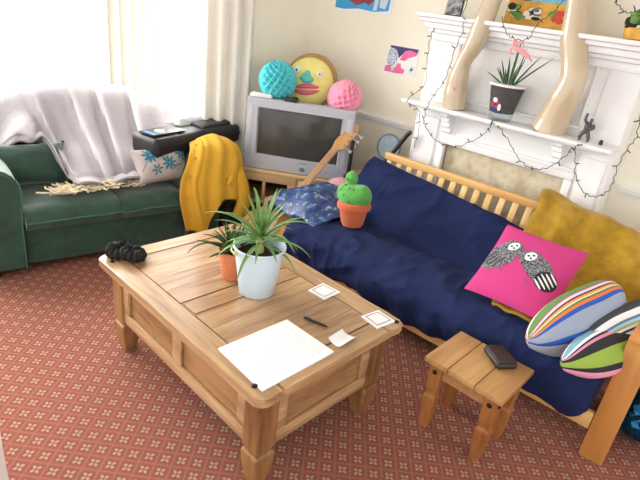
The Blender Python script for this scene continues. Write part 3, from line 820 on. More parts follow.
for x, y in ((-.25, .03), (.94, .03), (-.25, .72), (.94, .72)):
    bm = bmesh.new(); lathe(bm, [(.03, 0), (.035, .02), (.035, .05)], 16, Matrix.Translation((x, y, 0))); part('foot', bm, 'black', so)

# white throw over the sofa back
tb = thing('throw_blanket', 'large white woollen throw with a knotted fringe over the back of the green sofa', 'blanket', mat4=SM @ Matrix.Translation((.36, .45, .4)))
TI = Matrix.Translation((-.36, -.45, -.4))
def thr(u, v):
    s_ = -.36+1.37*u
    zt = top(s_)+.022
    # front edge of the drape: high on the left, down on the seat in the middle, behind the case on the right
    k = max(0, min(1, (s_-.08)/.12)); k = k*k*(3-2*k)
    P0 = [(.87, .50), (.865, zt-.12), (.83, zt-.015), (.74, zt), (.64, zt-.03)]
    lf = [(.54, zt-.10), (.48, zt-.14), (.43, zt-.17), (.39, zt-.195), (.365, zt-.225)]
    md = [(.52, zt-.15), (.40, zt-.26), (.285, .53), (.17, .455), (.09, .428)]
    P = P0+[(a[0]*(1-k)+b[0]*k, a[1]*(1-k)+b[1]*k) for a, b in zip(lf, md)]
    p = catmull([(a, b, 0) for a, b in P], 60)[int(round(v*59))]
    q = V((s_, p.x, p.y))
    if v > .5: q.x += (.36-s_)*.10*(v-.5)*2*k + (.02*math.sin(s_*20))*(v-.5)
    am = .026+.045*max(0, v-.42)
    fold = math.sin(s_*17+v*2.2+1.6*math.sin(s_*6))*am*max(0, v-.30)*1.7
    fold += .026*noise.noise(V((s_*6+v*1.5, v*3, 2)))
    for f0, sl, am2 in ((.10, .16, .040), (.30, .10, .032), (.47, .06, .034), (.68, -.05, .030), (-.18, .12, .03)):
        fold += am2*math.exp(-((s_-f0-sl*(v-.4))/.022)**2)*min(1, max(0, v-.26)*3)*(1 if v < .9 else max(0, (1-v)*10))
    d = V((0, -.6, .8)) if v > .2 else V((0, .3, .3))
    q += d*(abs(fold) if v > .9 else fold+.008)
    e = max(0, 1-(1-u)/.05); q.z -= .03*e*e; q.y += 0
    return TI @ q
bm = bmesh.new(); grid(bm, thr, 90, 60)
o = part('blanket', bm, 'throw', tb, recalc=False); thick(o, .014)
bm = bmesh.new(); random.seed(3)
for k in range(120):
    s_ = .12+.46*random.random()
    if k < 34: s_ = .10+.12*random.random()
    y0 = .075+.045*random.random()-.05*(s_ < .2)*random.random(); z0 = .418+.012*random.random()
    pts = []
    a = random.random()*6.28; p = V((s_, y0, z0))
    for j in range(9):
        pts.append(TI @ p); a += random.uniform(-1.1, 1.1)
        p = p+V((math.cos(a)*.013, math.sin(a)*.009, random.uniform(-.006, .010))); p.z = max(.415, min(.452, p.z)); p.y = max(.0, min(.15, p.y))
    tube(bm, pts, .0048, 5)
tube(bm, [TI @ V(p) for p in ((.18, .05, .42), (.12, .06, .417), (.06, .08, .418), (.00, .10, .42))], .006, 5)
o = part('fringe', bm, 'fringe', tb, label='cream knotted fringe lying on the seat'); o['kind'] = 'stuff'

# floral cushion, instrument case and what lies on it
Mf = SM @ pmatrix((.700, .060, .420), .10, math.radians(56))
fc, ff = pillow('cushion', Mf, .35, .22, .17, 'cushgrey', 'taupe cushion with teal flowers squeezed under the black case on the green sofa', pin=.12, seed=21, pw=.36)
bm = bmesh.new()
for (cu, cv, n_, s_, r0) in ((.24, .74, 9, .030, .2), (.55, .45, 8, .030, .9), (.86, .72, 7, .028, .4), (.30, .30, 6, .022, 1.2)):
    s_ *= 1.3; bm = bmesh.new()
    for k in range(n_):
        a = r0+2*PI*k/n_; decal(bm, ff, cu+math.cos(a)*s_*.75/.35, cv+math.sin(a)*s_*.75/.22, s_*.62, s_*.20, a, 0, .0016, W=.35, H=.22, n=10)
    part('flower_print', bm, 'tealflower', fc)
for (u0, v0, u1, v1) in ((.05, .35, .22, .70), (.40, .70, .55, .48), (.60, .25, .80, .4)):
    bm = bmesh.new()
    for k in range(12): decal(bm, ff, u0+(u1-u0)*k/11, v0+(v1-v0)*k/11+.03*math.sin(k/3), .008, .0022, 1, 0, .0014, W=.35, H=.22, n=6)
    part('stem_print', bm, 'tealflower', fc)
def smat(loc, rot, tilt=0, roll=0): return SM @ Matrix.Translation(loc) @ Matrix.Rotation(rot, 4, 'Z') @ Matrix.Rotation(tilt, 4, 'Y') @ Matrix.Rotation(roll, 4, 'X')
ca = thing('instrument_case', 'long black padded instrument case lying across the cushion and arm of the green sofa', 'case', mat4=smat((.945, .29, .563), .36, -.005, 0))
bm = bmesh.new(); box(bm, (0, 0, .064), (.74, .23, .125), .034, None, 4); part('case_body', bm, 'casenylon', ca)
bm = bmesh.new(); pts = [(-.35, -.10), (.35, -.10)]
tube(bm, catmull([(-.34, -.112, .065), (0, -.1135, .065), (.34, -.112, .065), (.372, -.06, .065), (.372, .06, .065)], 30), .005, 6); part('zip', bm, 'black', ca)
bm = bmesh.new(); box(bm, (.20, .0, .130), (.30, .15, .03), .012, None, 3); part('front_pocket', bm, 'casenylon', ca)
bk = thing('leaflet_wallet', 'flat black sleeve with a blue edge and a white round sticker on the instrument case', 'sleeve', mat4=smat((.735, .20, .692), .36, -.005, 0))
bm = bmesh.new(); box(bm, (0, 0, .006), (.25, .13, .012), .004); part('sleeve', bm, 'black', bk)
bm = bmesh.new(); box(bm, (-.108, -.01, .0125), (.03, .10, .002), 0); part('blue_edge', bm, 'bluelabel', bk)
bm = bmesh.new(); lathe(bm, [(.030, .012), (.030, .0136)], 24, Matrix.Translation((-.03, -.005, 0))); part('sticker', bm, 'print_white', bk)
bm = bmesh.new()
Mg = smat((.98, .42, .692), .36)
def gcl(u, v): 
    a, b = 2*u-1, 2*v-1
    return Mg @ V((.13*a, .07*b, .045*max(0, (1-a*a)*(1-b*b))**.6+.010*noise.noise(V((a*3, b*3, 5)))+.004))
grid(bm, gcl, 24, 18); grid(bm, lambda u, v: Mg @ V((.13*(2*u-1), .07*(2*v-1), 0)), 24, 18)
bmesh.ops.remove_doubles(bm, verts=bm.verts, dist=.003)
solo('folded_cloth', bm, 'greycloth', 'pale grey folded cloth on the back of the black instrument case', 'cloth')

# yellow jacket over the right arm
ja = thing('jacket', 'mustard yellow cotton jacket thrown over the right arm of the green sofa', 'jacket', mat4=SM @ Matrix.Translation((.95, -.05, 0)))
JI = Matrix.Translation((-.95, .05, 0))
jp = [(.19, .655), (.13, .685), (.06, .682), (-.02, .655), (-.075, .58), (-.10, .48), (-.125, .37), (-.13, .25), (-.125, .13)]
jw = [(.91, 1.13), (.88, 1.145), (.855, 1.155), (.825, 1.16), (.785, 1.165), (.745, 1.17), (.735, 1.18), (.755, 1.18), (.785, 1.18)]
JP = catmull([(a, b, 0) for a, b in jp], 60); JW = catmull([(a, b, 0) for a, b in jw], 60)
def jac(u, v):
    hem = .80+.19*(1-math.exp(-((u-.10)/.16)**2)*-.0) if False else 1
    kq = max(0, min(1, (u-.18)/.42)); cut = 1-.21*kq*kq*(3-2*kq)*(1-.5*max(0, min(1, (u-.78)/.2)))
    vv = v*cut; i = vv*59; a = int(i); b = min(59, a+1); f = i-a
    P = JP[a].lerp(JP[b], f); Wd = JW[a].lerp(JW[b], f)
    x = Wd.x+(Wd.y-Wd.x)*u
    y, z = P.x, P.y
    arch = (2*u-1)**2
    z -= .07*arch*(1-v)*(.75 if u > .5 else .8); y += .12*arch*v*.7
    fo = .012*math.sin(u*23+v*2.5)*min(1, v*1.3)+.014*noise.noise(V((u*5, v*3.2, 8)))
    fo += .014*math.exp(-((u-.17)/.035)**2)*min(1, v*2)
    return JI @ V((x, y-fo*min(1, v*1.6)-.0, z+fo*(1-min(1, v*1.6))))
bm = bmesh.new(); grid(bm, jac, 70, 70)
o = part('jacket_body', bm, 'yellow', ja, recalc=False); thick(o, .010, 1)
bm = bmesh.new(); tube(bm, [jac(.185+.02*math.sin(t/5), .1+.88*t/40)+V((0, -.012, .002)) for t in range(41)], [(.003, .012)]*41, 8); part('placket', bm, 'yellow', ja)
for t in (.30, .45, .60, .75, .88):
    bm = bmesh.new(); q = jac(.11, t)+V((0, -.006, .0)); lathe(bm, [(.008, 0), (.008, .003), (.004, .004)], 12, Matrix.Translation(q) @ Matrix.Rotation(PI/2, 4, 'X')); part('button', bm, 'yellow', ja)
bm = bmesh.new()
tube(bm, [jac(.66+.03*t, .86-.03*t)+V((0, -.016-.01*math.sin(t), 0)) for t in range(4)], [.008, .016, .016, .008], 8); part('tie_end', bm, 'yellow', ja)
# second sleeve hanging to the right
sl = catmull([JI @ V(p) for p in ((1.12, .02, .54), (1.145, -.06, .42), (1.155, -.09, .30), (1.13, -.09, .20))], 16)
bm = bmesh.new(); tube(bm, sl, [(.035, .05)]*10+[(.04, .055)]*6, 14); part('sleeve', bm, 'yellow', ja)
# black bag under it
bg = thing('black_bag', 'black bag on the carpet below the hanging yellow jacket', 'bag', mat4=SM @ Matrix.Translation((1.12, -.0, 0)))
bm = bmesh.new(); box(bm, (0, 0, .13), (.20, .12, .26), .04, None, 3); part('bag_body', bm, 'blackcloth', bg)
bm = bmesh.new(); tube(bm, catmull([(-.06, -.05, .25), (-.05, -.07, .33), (.05, -.07, .33), (.06, -.05, .25)], 16), .008, 6); part('bag_strap', bm, 'black', bg)

# ------------------------------------------------------------------ television corner
TVM = Matrix.Translation((-2.266, 2.448, 0)) @ Matrix.Rotation(.602, 4, 'Z')
ts = thing('television_stand', 'light wood television stand with a dark open compartment in the corner', 'cabinet', mat4=TVM)
h_ = .460
bm = bmesh.new(); span(bm, (-.40, -.03, h_-.024), (.46, .34, h_), .004); part('top_board', bm, 'birch', ts)
for x in (-.39, .025, .44): 
    bm = bmesh.new(); span(bm, (x-.011, -.015, .03), (x+.011, .33, h_-.024), .002); part('side_panel', bm, 'birch', ts)
bm = bmesh.new(); span(bm, (-.39, .315, .03), (.44, .325, h_-.024)); part('back_panel', bm, 'cabinet_in', ts)
bm = bmesh.new(); span(bm, (-.40, -.02, .0), (.46, .33, .035), .003); part('plinth', bm, 'birch', ts)
bm = bmesh.new(); span(bm, (-.379, -.005, .22), (.014, .31, .238), .002); part('shelf', bm, 'birch', ts)
bm = bmesh.new()
span(bm, (-.40, -.028, .385), (.02, -.012, h_-.024), .002); span(bm, (-.40, -.028, .04), (-.345, -.012, .385), .002); span(bm, (-.035, -.028, .04), (.02, -.012, .385), .002); span(bm, (-.345, -.028, .225), (-.035, -.012, .25), .002)
span(bm, (-.205, -.028, .25), (-.185, -.012, .385), .002)
part('front_frame', bm, 'birch', ts)
bm = bmesh.new(); span(bm, (.034, -.028, .04), (.455, -.012, h_-.028), .003); p = part('door', bm, 'birch', ts)
bm = bmesh.new(); lathe(bm, [(.008, 0), (.008, .01), (.014, .016), (.012, .024), (.003, .027)], 16, Matrix.Translation((.075, -.028, .395)) @ Matrix.Rotation(PI/2, 4, 'X')); part('knob', bm, 'stud', p)

tv = thing('television', 'silver cube shaped tube television with a dark screen on the corner stand', 'television', mat4=TVM @ Matrix.Translation((0, 0, h_)))
W2, HT = .350, .462
bm = bmesh.new()
# front shell with a rectangular opening for the tube
o4 = [(-W2, 0), (W2, 0), (W2, HT), (-W2, HT)]; sc4 = [(-.268, .104), (.268, .104), (.268, .402), (-.268, .402)]
def ring(pts, y): return [bm.verts.new((x, y, z)) for x, z in pts]
r0 = ring([(x*1, z) for x, z in o4], .07); r1 = ring([(x*.995, HT/2+(z-HT/2)*.995) for x, z in o4], .008); r2 = ring([(x*.975, HT/2+(z-HT/2)*.97) for x, z in o4], -.004)
r3 = ring([(x*1.03, .253+(z-.253)*1.04) for x, z in sc4], -.004); r4 = ring(sc4, .012)
for a, b in ((r0, r1), (r1, r2), (r2, r3), (r3, r4)):
    for k in range(4): bm.faces.new((a[k], a[(k+1) % 4], b[(k+1) % 4], b[k]))
bk_ = ring([(-W2+.03, .03), (W2-.03, .03), (W2-.03, HT-.035), (-W2+.03, HT-.035)], .075); bk2 = ring([(-.20, .04), (.20, .04), (.20, .34), (-.20, .34)], .34)
for a, b in ((bk_, r0), (bk2, bk_)):
    for k in range(4): bm.faces.new((a[k], a[(k+1) % 4], b[(k+1) % 4], b[k]))
bm.faces.new(bk2)
part('casing', bm, 'silver', tv, smooth=False)
bm = bmesh.new(); grid(bm, lambda u, v: V((-.268+.536*u, .012-.014*(1-(2*u-1)**2)*(1-.5*(2*v-1)**2)+.0, .104+.298*v)), 24, 16); part('screen', bm, 'screen', tv)
bm = bmesh.new(); lathe(bm, [(.018, 0), (.018, .006), (.013, .009), (.003, .010)], 24, Matrix.Translation((.045, -.004, .042)) @ Matrix.Rotation(PI/2, 4, 'X') @ Matrix.Diagonal((1, .72, 1, 1))); part('power_button', bm, 'silver_dark', tv)
bm = bmesh.new(); span(bm, (.02, -.006, .078), (.075, -.003, .083)); part('maker_badge', bm, 'silver_dark', tv, smooth=False)
for s in (-1, 1):
    bm = bmesh.new(); span(bm, (s*.318-.014, -.0055, .09), (s*.318+.014, -.003, .41), .001); part('speaker_grille', bm, 'silver', tv)
def tvobj(u, v, z): return TVM @ V((u, v, z))
zt = h_+HT
bm = bmesh.new(); M = TVM @ Matrix.Translation((-.270, .055, zt)) @ Matrix.Rotation(.04, 4, 'Z'); box(bm, (0, 0, .011), (.14, .075, .020), .006, M); tube(bm, [M @ V((.04, .02, .012)), M @ V((.08, .05, .012))], .003, 6)
solo('set_top_box', bm, 'print_white', 'flat white box on the left end of the television top', 'box')
bm = bmesh.new(); M = TVM @ Matrix.Translation((-.075, .045, zt)) @ Matrix.Rotation(-.15, 4, 'Z'); box(bm, (0, 0, .011), (.085, .05, .022), .004, M); box(bm, (.022, 0, .026), (.03, .03, .01), .003, M)
solo('black_receiver', bm, 'black', 'small black box on the television top between ball and face', 'box')
def honeycomb(name, M, r, mats, label, n=14, rows=7, split=0, sp=.55):
    """paper ball; the opened fan of cells shows on one side"""
    bm = bmesh.new(); nu, nv = n*14, rows*14
    for sgn in (1,):
        def f(u, v):
            ph = 2*PI*u; th = PI*v
            d = abs(((ph-split+PI) % (2*PI))-PI)
            k = max(0, min(1, (sp+.30-d)/.30))
            cell = abs(math.cos(n*ph/2+rows*th)*math.cos(n*ph/2-rows*th))**1.5
            rr = r*(1-(.03+.20*k)*cell*min(1, 1.6*math.sin(th)))
            q = V((rr*math.sin(th)*math.cos(ph), rr*math.sin(th)*math.sin(ph), rr*math.cos(th)))
            return M @ q
        grid(bm, f, nu, nv, closed_u=True)
    o = thing(name, label, 'paper ball', mat4=Matrix.Translation(M.translation-V((0, 0, r))))
    part('tissue_cells', bm, mats, o, True, recalc=True)
    bm = bmesh.new(); tube(bm, [M @ V((0, 0, r*.97)), M @ V((0, 0, r*1.03))], .006, 8); part('card_tab', bm, mats, o, True)
    return o
camdir = lambda p: (V((0, 0, CH))-V(p)).normalized()
def ballM(p, roll):
    z = (V((0, .10, 1))).normalized(); M = Matrix.Rotation(roll, 3, camdir(p)) @ Matrix.Identity(3)
    return Matrix.Translation(p) @ M.to_4x4()
p = tvobj(-.192, .15, 1.022); honeycomb('paper_honeycomb_ball', ballM(p, .25), .125, 'turq', 'turquoise honeycomb paper ball on the left of the television top', split=math.atan2(-p.y, -p.x), sp=.62)
p = tvobj(.255, .15, .972); honeycomb('paper_honeycomb_ball', ballM(p, -.5), .115, 'pinktissue', 'pink honeycomb paper ball on the right of the television top', split=math.atan2(-p.y, -p.x)+.25, sp=.40)
# yellow face disc
FM = TVM @ Matrix.Translation((-.002, .285, 1.020)) @ Matrix.Rotation(math.radians(90-12), 4, 'X') @ Matrix.Rotation(-.06, 4, 'Z')
fa = thing('papier_mache_face', 'round yellow papier mache face with pink lips leaning behind the paper balls', 'decoration', mat4=FM)
R_ = .168
bm = bmesh.new(); lathe(bm, [(R_*.90, .0), (R_*1.04, -.002), (R_*1.06, -.02), (R_*1.02, -.035), (.02, -.035)], 48, Matrix.Translation((.008, .012, 0))); part('rim', bm, 'cork', fa)
bm = bmesh.new(); lathe(bm, [(R_*.95, -.012), (R_*.95, .004), (R_*.90, .016), (R_*.7, .030), (R_*.4, .038), (.004, .040)], 48); part('face', bm, 'face', fa)
bm = bmesh.new(); ball(bm, (-.018, .016, .044), .046, sc=(1, .62, .55)); ball(bm, (-.020, .040, .042), .028, sc=(.8, 1.1, .6)); part('nose', bm, 'nose', fa)
for s in (-1, 1):
    bm = bmesh.new(); ball(bm, (-.015+s*.078, .062, .030), .024, sc=(1, 1, .6)); e = part('eye', bm, 'print_white', fa)
    bm = bmesh.new(); ball(bm, (-.017+s*.078, .060, .045), .0065, seg=10); part('pupil', bm, 'print_black', e)
for k, (zz, bow) in enumerate(((-.040, .012), (-.062, -.012))):
    bm = bmesh.new(); pts = [(-.088+.176*t/16-.01, zz+bow*math.sin(PI*t/16)*.8+.004*((t/8-1)**2)+.03*(t/16-.5), .040-.012*((t/8-1)**2)) for t in range(17)]
    tube(bm, pts, [max(.003, .0165*math.sin(PI*(t+.8)/17.6)**.5) for t in range(17)], 10); part('lip', bm, 'lips', fa)

# ------------------------------------------------------------------ guitar and stand
gd = V((-2.00, 2.66, .815)); ge = V((-2.045, 2.20, .385))
ax = (gd-ge).normalized(); nrm_ = V((.75, -.95, .75)); nrm_ = (nrm_-ax*nrm_.dot(ax)).normalized(); side = ax.cross(nrm_)
GM = Matrix.Translation(ge) @ Matrix((side, ax, nrm_)).transposed().to_4x4()
gu = thing('bass_guitar', 'bass guitar with a maple neck leaning between television and futon', 'guitar', mat4=GM)
# local: x across, y along the neck, z front
bm = bmesh.new(); span(bm, (-.021, -.06, -.012), (.021, .46, .008), .007); part('neck', bm, 'maple', gu)
bm = bmesh.new(); span(bm, (-.020, -.06, .008), (.020, .46, .014), .001); part('fingerboard', bm, 'maple', gu)
Lh = (gd-ge).length
bm = bmesh.new(); hp = [(-.020, .44), (.020, .44), (.030, .465), (.046, .485), (.050, .51), (.046, .55), (.046, .60), (.044, .635), (.030, .662), (.006, .672), (-.020, .662), (-.036, .638), (-.034, .60), (-.024, .57), (-.034, .53), (-.034, .49)]
prism(bm, hp, -.010, .006); bmesh.ops.bevel(bm, geom=list(bm.edges), offset=.002, segments=1, affect='EDGES'); hd = part('headstock', bm, 'maple', gu)
for k in range(4):
    y = .500+.040*k; xo = .044
    bm = bmesh.new(); tube(bm, [(xo-.012, y, .003), (xo-.012, y, .022)], .006, 10); tube(bm, [(xo-.005, y, -.006), (xo+.030, y, -.006)], .0035, 8)
    box(bm, (xo+.038, y, -.006), (.022, .026, .007), .003); part('tuning_peg', bm, 'steel', hd)
bm = bmesh.new()
bp = catmull([(-.03, -.06, 0), (-.075, -.03, 0), (-.12, -.04, 0), (-.13, -.09, 0), (-.11, -.14, 0), (-.155, -.20, 0), (-.14, -.30, 0), (0, -.34, 0), (.14, -.30, 0), (.165, -.20, 0), (.115, -.14, 0), (.12, -.09, 0), (.09, -.05, 0), (.05, -.08, 0), (.03, -.08, 0)], 60, True)
prism(bm, [(p.x, p.y) for p in bp], -.030, .004); bmesh.ops.bevel(bm, geom=[e for e in bm.edges if abs(e.verts[0].co.z-e.verts[1].co.z) < 1e-6], offset=.006, segments=2, affect='EDGES'); part('body', bm, 'pine_arm', gu)
bm = bmesh.new()
for k in range(4): tube(bm, [(-.015+.01*k, -.24, .018), (-.015+.01*k, .46, .017)], .0009, 5)
part('strings', bm, 'steel', gu)
gs = thing('guitar_stand', 'black upright guitar stand post beside the television', 'stand', (-1.945, 2.61, 0))
bm = bmesh.new(); tube(bm, [(0, 0, .02), (0, 0, .755)], .013, 12); part('post', bm, 'black', gs)
bm = bmesh.new(); box(bm, (.005, -.008, .51), (.05, .04, .048), .008); box(bm, (.032, -.014, .512), (.04, .02, .022), .006); part('clamp', bm, 'black', gs)
for a in (PI*.35, PI*1.0, -PI*.35):
    bm = bmesh.new(); tube(bm, [(0, 0, .12), (.055*math.cos(a), .055*math.sin(a), .008)], .009, 8); part('leg', bm, 'black', gs)

# ------------------------------------------------------------------ behind and on the futon's left end
rk = thing('racket', 'round pale blue meshed racket head standing behind the futon corner', 'racket', mat4=Matrix.Translation((-1.86, 2.90, .70)) @ Matrix.Rotation(.12, 4, 'X') @ Matrix.Rotation(.55, 4, 'Z'))
bm = bmesh.new(); tube(bm, [(.074*math.cos(2*PI*t/40), 0, .088*math.sin(2*PI*t/40)) for t in range(41)], .006, 8, cap=False); part('hoop', bm, 'bluerim', rk)
bm = bmesh.new(); lathe(bm, [(.070, -.002), (.070, .002)], 40, Matrix.Rotation(PI/2, 4, 'X') @ Matrix.Diagonal((1, 1.19, 1, 1))); part('mesh_head', bm, 'blueglaze', rk)
bm = bmesh.new(); tube(bm, [(0, 0, -.088), (0, .0, -.70)], .008, 8); part('handle', bm, 'bluerim', rk)
bm = bmesh.new(); tube(bm, [(-1.645, 2.78, .868), (-1.665, 2.775, .845), (-1.78, 2.765, .64), (-1.99, 2.76, .12)], [.012, .015, .0125, .010], 10)
solo('black_rod', bm, 'black', 'black rod slanting up behind the left end of the futon rail', 'rod')
# blue speckled cloth draped over guitar body and futon end
A_, B_, C_, D_ = V((-2.15, 2.07, .435)), V((-1.67, 2.02, .425)), V((-1.60, 2.33, .445)), V((-1.99, 2.50, .515))
def glx(u, v):
    p = A_.lerp(B_, u).lerp(D_.lerp(C_, u), v)
    p.z += .055*math.sin(PI*u)*math.sin(PI*min(1, v*1.05))+.020*noise.noise(V((u*3, v*3, 3)))+.008*math.sin(u*11+v*5)
    e = max(0, 1-u/.16); p.z -= .12*e*e; p.x += .05*e
    f_ = max(0, 1-v/.14); p.z -= .035*f_*f_*(1 if u < .75 else .5); p.y -= .01*f_
    return p
bm = bmesh.new(); grid(bm, glx, 44, 36)
o = solo('blue_shawl', bm, 'galaxy', 'blue satin shawl with pale speckles over the left end of the futon', 'shawl', recalc=False); thick(o, .008)
bm = bmesh.new(); ball(bm, (0, 0, .05), .085, Matrix.Translation((-1.86, 2.46, .455)) @ Matrix.Rotation(.3, 4, 'Z'), sc=(1.2, .7, .6))
for v_ in bm.verts: v_.co += V((0, 0, 1))*.012*noise.noise(v_.co*14)
solo('pink_pouch', bm, 'pinkgrey', 'dusty pink soft pouch behind the plush cactus', 'pouch')
# plush cactus
cc = thing('plush_cactus', 'green plush cactus in an orange felt pot sitting on the navy futon', 'soft toy', mat4=Matrix.Translation((-1.55, 2.185, .418)) @ Matrix.Rotation(-.10, 4, 'Y') @ Matrix.Rotation(-.06, 4, 'X'))
bm = bmesh.new(); lathe(bm, [(.03, 0), (.052, .004), (.062, .02), (.080, .105), (.083, .112)], 32); part('pot', bm, 'orangefelt', cc)
bm = bmesh.new(); lathe(bm, [(.080, .100), (.091, .104), (.094, .118), (.092, .136), (.084, .142), (.070, .138)], 32); part('pot_rim', bm, 'orangefelt', cc)
bm = bmesh.new(); ball(bm, (0, 0, .170), .090, sc=(1.1, .9, .75)); ball(bm, (-.060, -.01, .180), .052, sc=(.95, .9, 1.0)); ball(bm, (.052, -.012, .190), .056, sc=(1, .9, 1.0))
part('cactus_body', bm, 'cactus', cc)
bm = bmesh.new(); ball(bm, (-.034, 0, .262), .036, sc=(1, .9, 1.15)); part('cactus_bud', bm, 'cactus', cc)
random.seed(5)
spots = [(-.05, -.052, .20), (-.015, -.075, .185), (.035, -.060, .225), (.06, -.052, .18), (.01, -.068, .225), (-.03, -.03, .262), (.02, -.075, .155), (-.055, -.05, .155), (.085, -.025, .215), (-.02, -.06, .235)]
for q in spots:
    bm = bmesh.new(); q = V(q)
    for k in range(3): d = V((random.uniform(-1, 1), random.uniform(-.9, -.1), random.uniform(-1, 1))).normalized()*.011; tube(bm, [q-d*.4, q+d], .0016, 4)
    part('spine', bm, 'black', cc)

# blue foil bag under the futon's right end
bm = bmesh.new(); bmesh.ops.create_icosphere(bm, subdivisions=4, radius=1, matrix=Matrix.Translation((.03, 2.34, .105)) @ Matrix.Diagonal((.17, .15, .105, 1)))
for v_ in bm.verts:
    d = (v_.co-V((.03, 2.34, .105))); k = .16*noise.noise(v_.co*16)+.10*abs(noise.noise(v_.co*34)); v_.co += d*k; v_.co.z = max(.002, v_.co.z)
solo('foil_bag', bm, 'foil', 'crumpled shiny blue foil bag under the right end of the futon', 'bag', smooth=False)

# ------------------------------------------------------------------ things on the coffee table
ZT = .45
def blade(bm, base, az, elev, L, wd, droop, n=12, mi=0, twist=0, fold=.25):
    """one leaf: a folded strip with thickness, arching under its weight"""
    p = V(base); d = V((math.cos(az)*math.cos(elev), math.sin(az)*math.cos(elev), math.sin(elev)))
    sv = V((-math.sin(az), math.cos(az), 0)); rows = []
    for i in range(n+1):
        t = i/n; wv = wd*(math.sin(PI*min(1, .18+.82*t))**.75 if t > 0 else .55)*(1-.35*t)+.0005
        upv = sv.cross(d)*-1
        if upv.z < 0: upv = -upv
        l, c_, r = p-sv*wv+upv*wv*fold, p-upv*.0004, p+sv*wv+upv*wv*fold
        rows.append([bm.verts.new(l), bm.verts.new(c_), bm.verts.new(r), bm.verts.new(c_-upv*min(.0022, wv*.5))])
        p = p+d*L/n; d = (d+V((0, 0, -droop/n*(.4+1.3*t)))).normalized()
    for i in range(n):
        a, b = rows[i], rows[i+1]
        for x, y in ((0, 1), (1, 2), (2, 3), (3, 0)): bm.faces.new((a[x], a[y], b[y], b[x])).material_index = mi
    bm.faces.new(rows[0]); bm.faces.new(rows[-1][::-1])
wp = thing('potted_dracaena', 'spiky green plant with arching leaves in a pale blue bucket on the coffee table', 'potted plant', (-1.308, 1.262, ZT))
bm = bmesh.new(); lathe(bm, [(.02, .004), (.066, .0), (.070, .004), (.097, .190), (.099, .196), (.103, .199), (.103, .205), (.099, .207), (.096, .203), (.094, .19), (.088, .150), (.02, .150)], 48); part('bucket', bm, 'enamel', wp)
bm = bmesh.new(); lathe(bm, [(.0895, .168), (.07, .172), (.03, .178), (.004, .18)], 32, cap0=True)
for v_ in bm.verts: v_.co.z += .006*noise.noise(v_.co*60)
part('soil', bm, 'soil', wp)
bm = bmesh.new(); hd_ = [V((.108*math.cos(a), .108*math.sin(a), .192-.022*math.sin((a-1.4)))) for a in [(1.4+PI*t/24) for t in range(25)]]
tube(bm, hd_, .0035, 8); ball(bm, hd_[0], .009, seg=10); ball(bm, hd_[-1], .009, seg=10); part('bail_handle', bm, 'leaf_pale', wp, label='cream bucket handle folded down against the rim')
random.seed(12)
bm = bmesh.new(); tube(bm, [(0, .0, .17), (.0, .0, .24)], [.018, .014], 10); part('stem', bm, 'leaf_pale', wp)
bm = bmesh.new()
for k in range(34):
    az = k*2.39996+.3; tt_ = k/34
    el = .15+1.25*tt_+random.uniform(-.12, .12)
    blade(bm, (0, 0, .205+.04*tt_), az, el, .15+.075*random.random()-.03*tt_*(k % 2), .0085+.0025*random.random(), 1.55*(1-tt_)+.35, 12)
for az, el, L in ((-2.55, .75, .26), (-.2, .7, .25), (2.6, 1.0, .26), (1.9, 1.15, .24), (.5, .9, .24)): blade(bm, (0, 0, .23), az, el, L, .010, 1.5, 14)
part('leaves', bm, 'leaf', wp)
tp = thing('potted_aloe', 'small dark green aloe in a terracotta pot beside the pale blue bucket', 'potted plant', (-1.455, 1.262, ZT))
bm = bmesh.new(); lathe(bm, [(.02, .0), (.045, 0), (.047, .004), (.058, .095), (.064, .097), (.066, .125), (.061, .127), (.056, .115), (.02, .112)], 36); part('pot', bm, 'terracotta', tp)
bm = bmesh.new(); lathe(bm, [(.0565, .108), (.03, .113), (.004, .115)], 24); part('soil', bm, 'soil', tp)
bm = bmesh.new(); random.seed(4)
for k in range(26):
    az = k*2.39996; t_ = k/26
    blade(bm, (.008*math.cos(az), .008*math.sin(az), .108), az, .35+1.05*t_+random.uniform(-.1, .1), .115+.05*random.random(), .0125, .5, 8, fold=.4)
blade(bm, (0, 0, .12), -2.15, .55, .21, .008, 1.9, 12, fold=.5); blade(bm, (0, 0, .12), -2.6, .6, .15, .008, .9, 10, fold=.5)
part('leaves', bm, 'leaf_dark', tp)

def quad_sheet(pts, z, th, name, label, cat, mat='paper', curl=0):
    P = [V((x, y, z)) for x, y in pts]
    bm = bmesh.new()
    f = lambda u, v: P[0].lerp(P[1], u).lerp(P[3].lerp(P[2], u), v)
    g = lambda u, v: f(u, v)+V((0, 0, .0008+curl*(abs(2*u-1)**2.5)))
    grid(bm, g, 12, 12)
    o = solo(name, bm, mat, label, cat, recalc=True); 
    thick(o, th, 1); return o, g
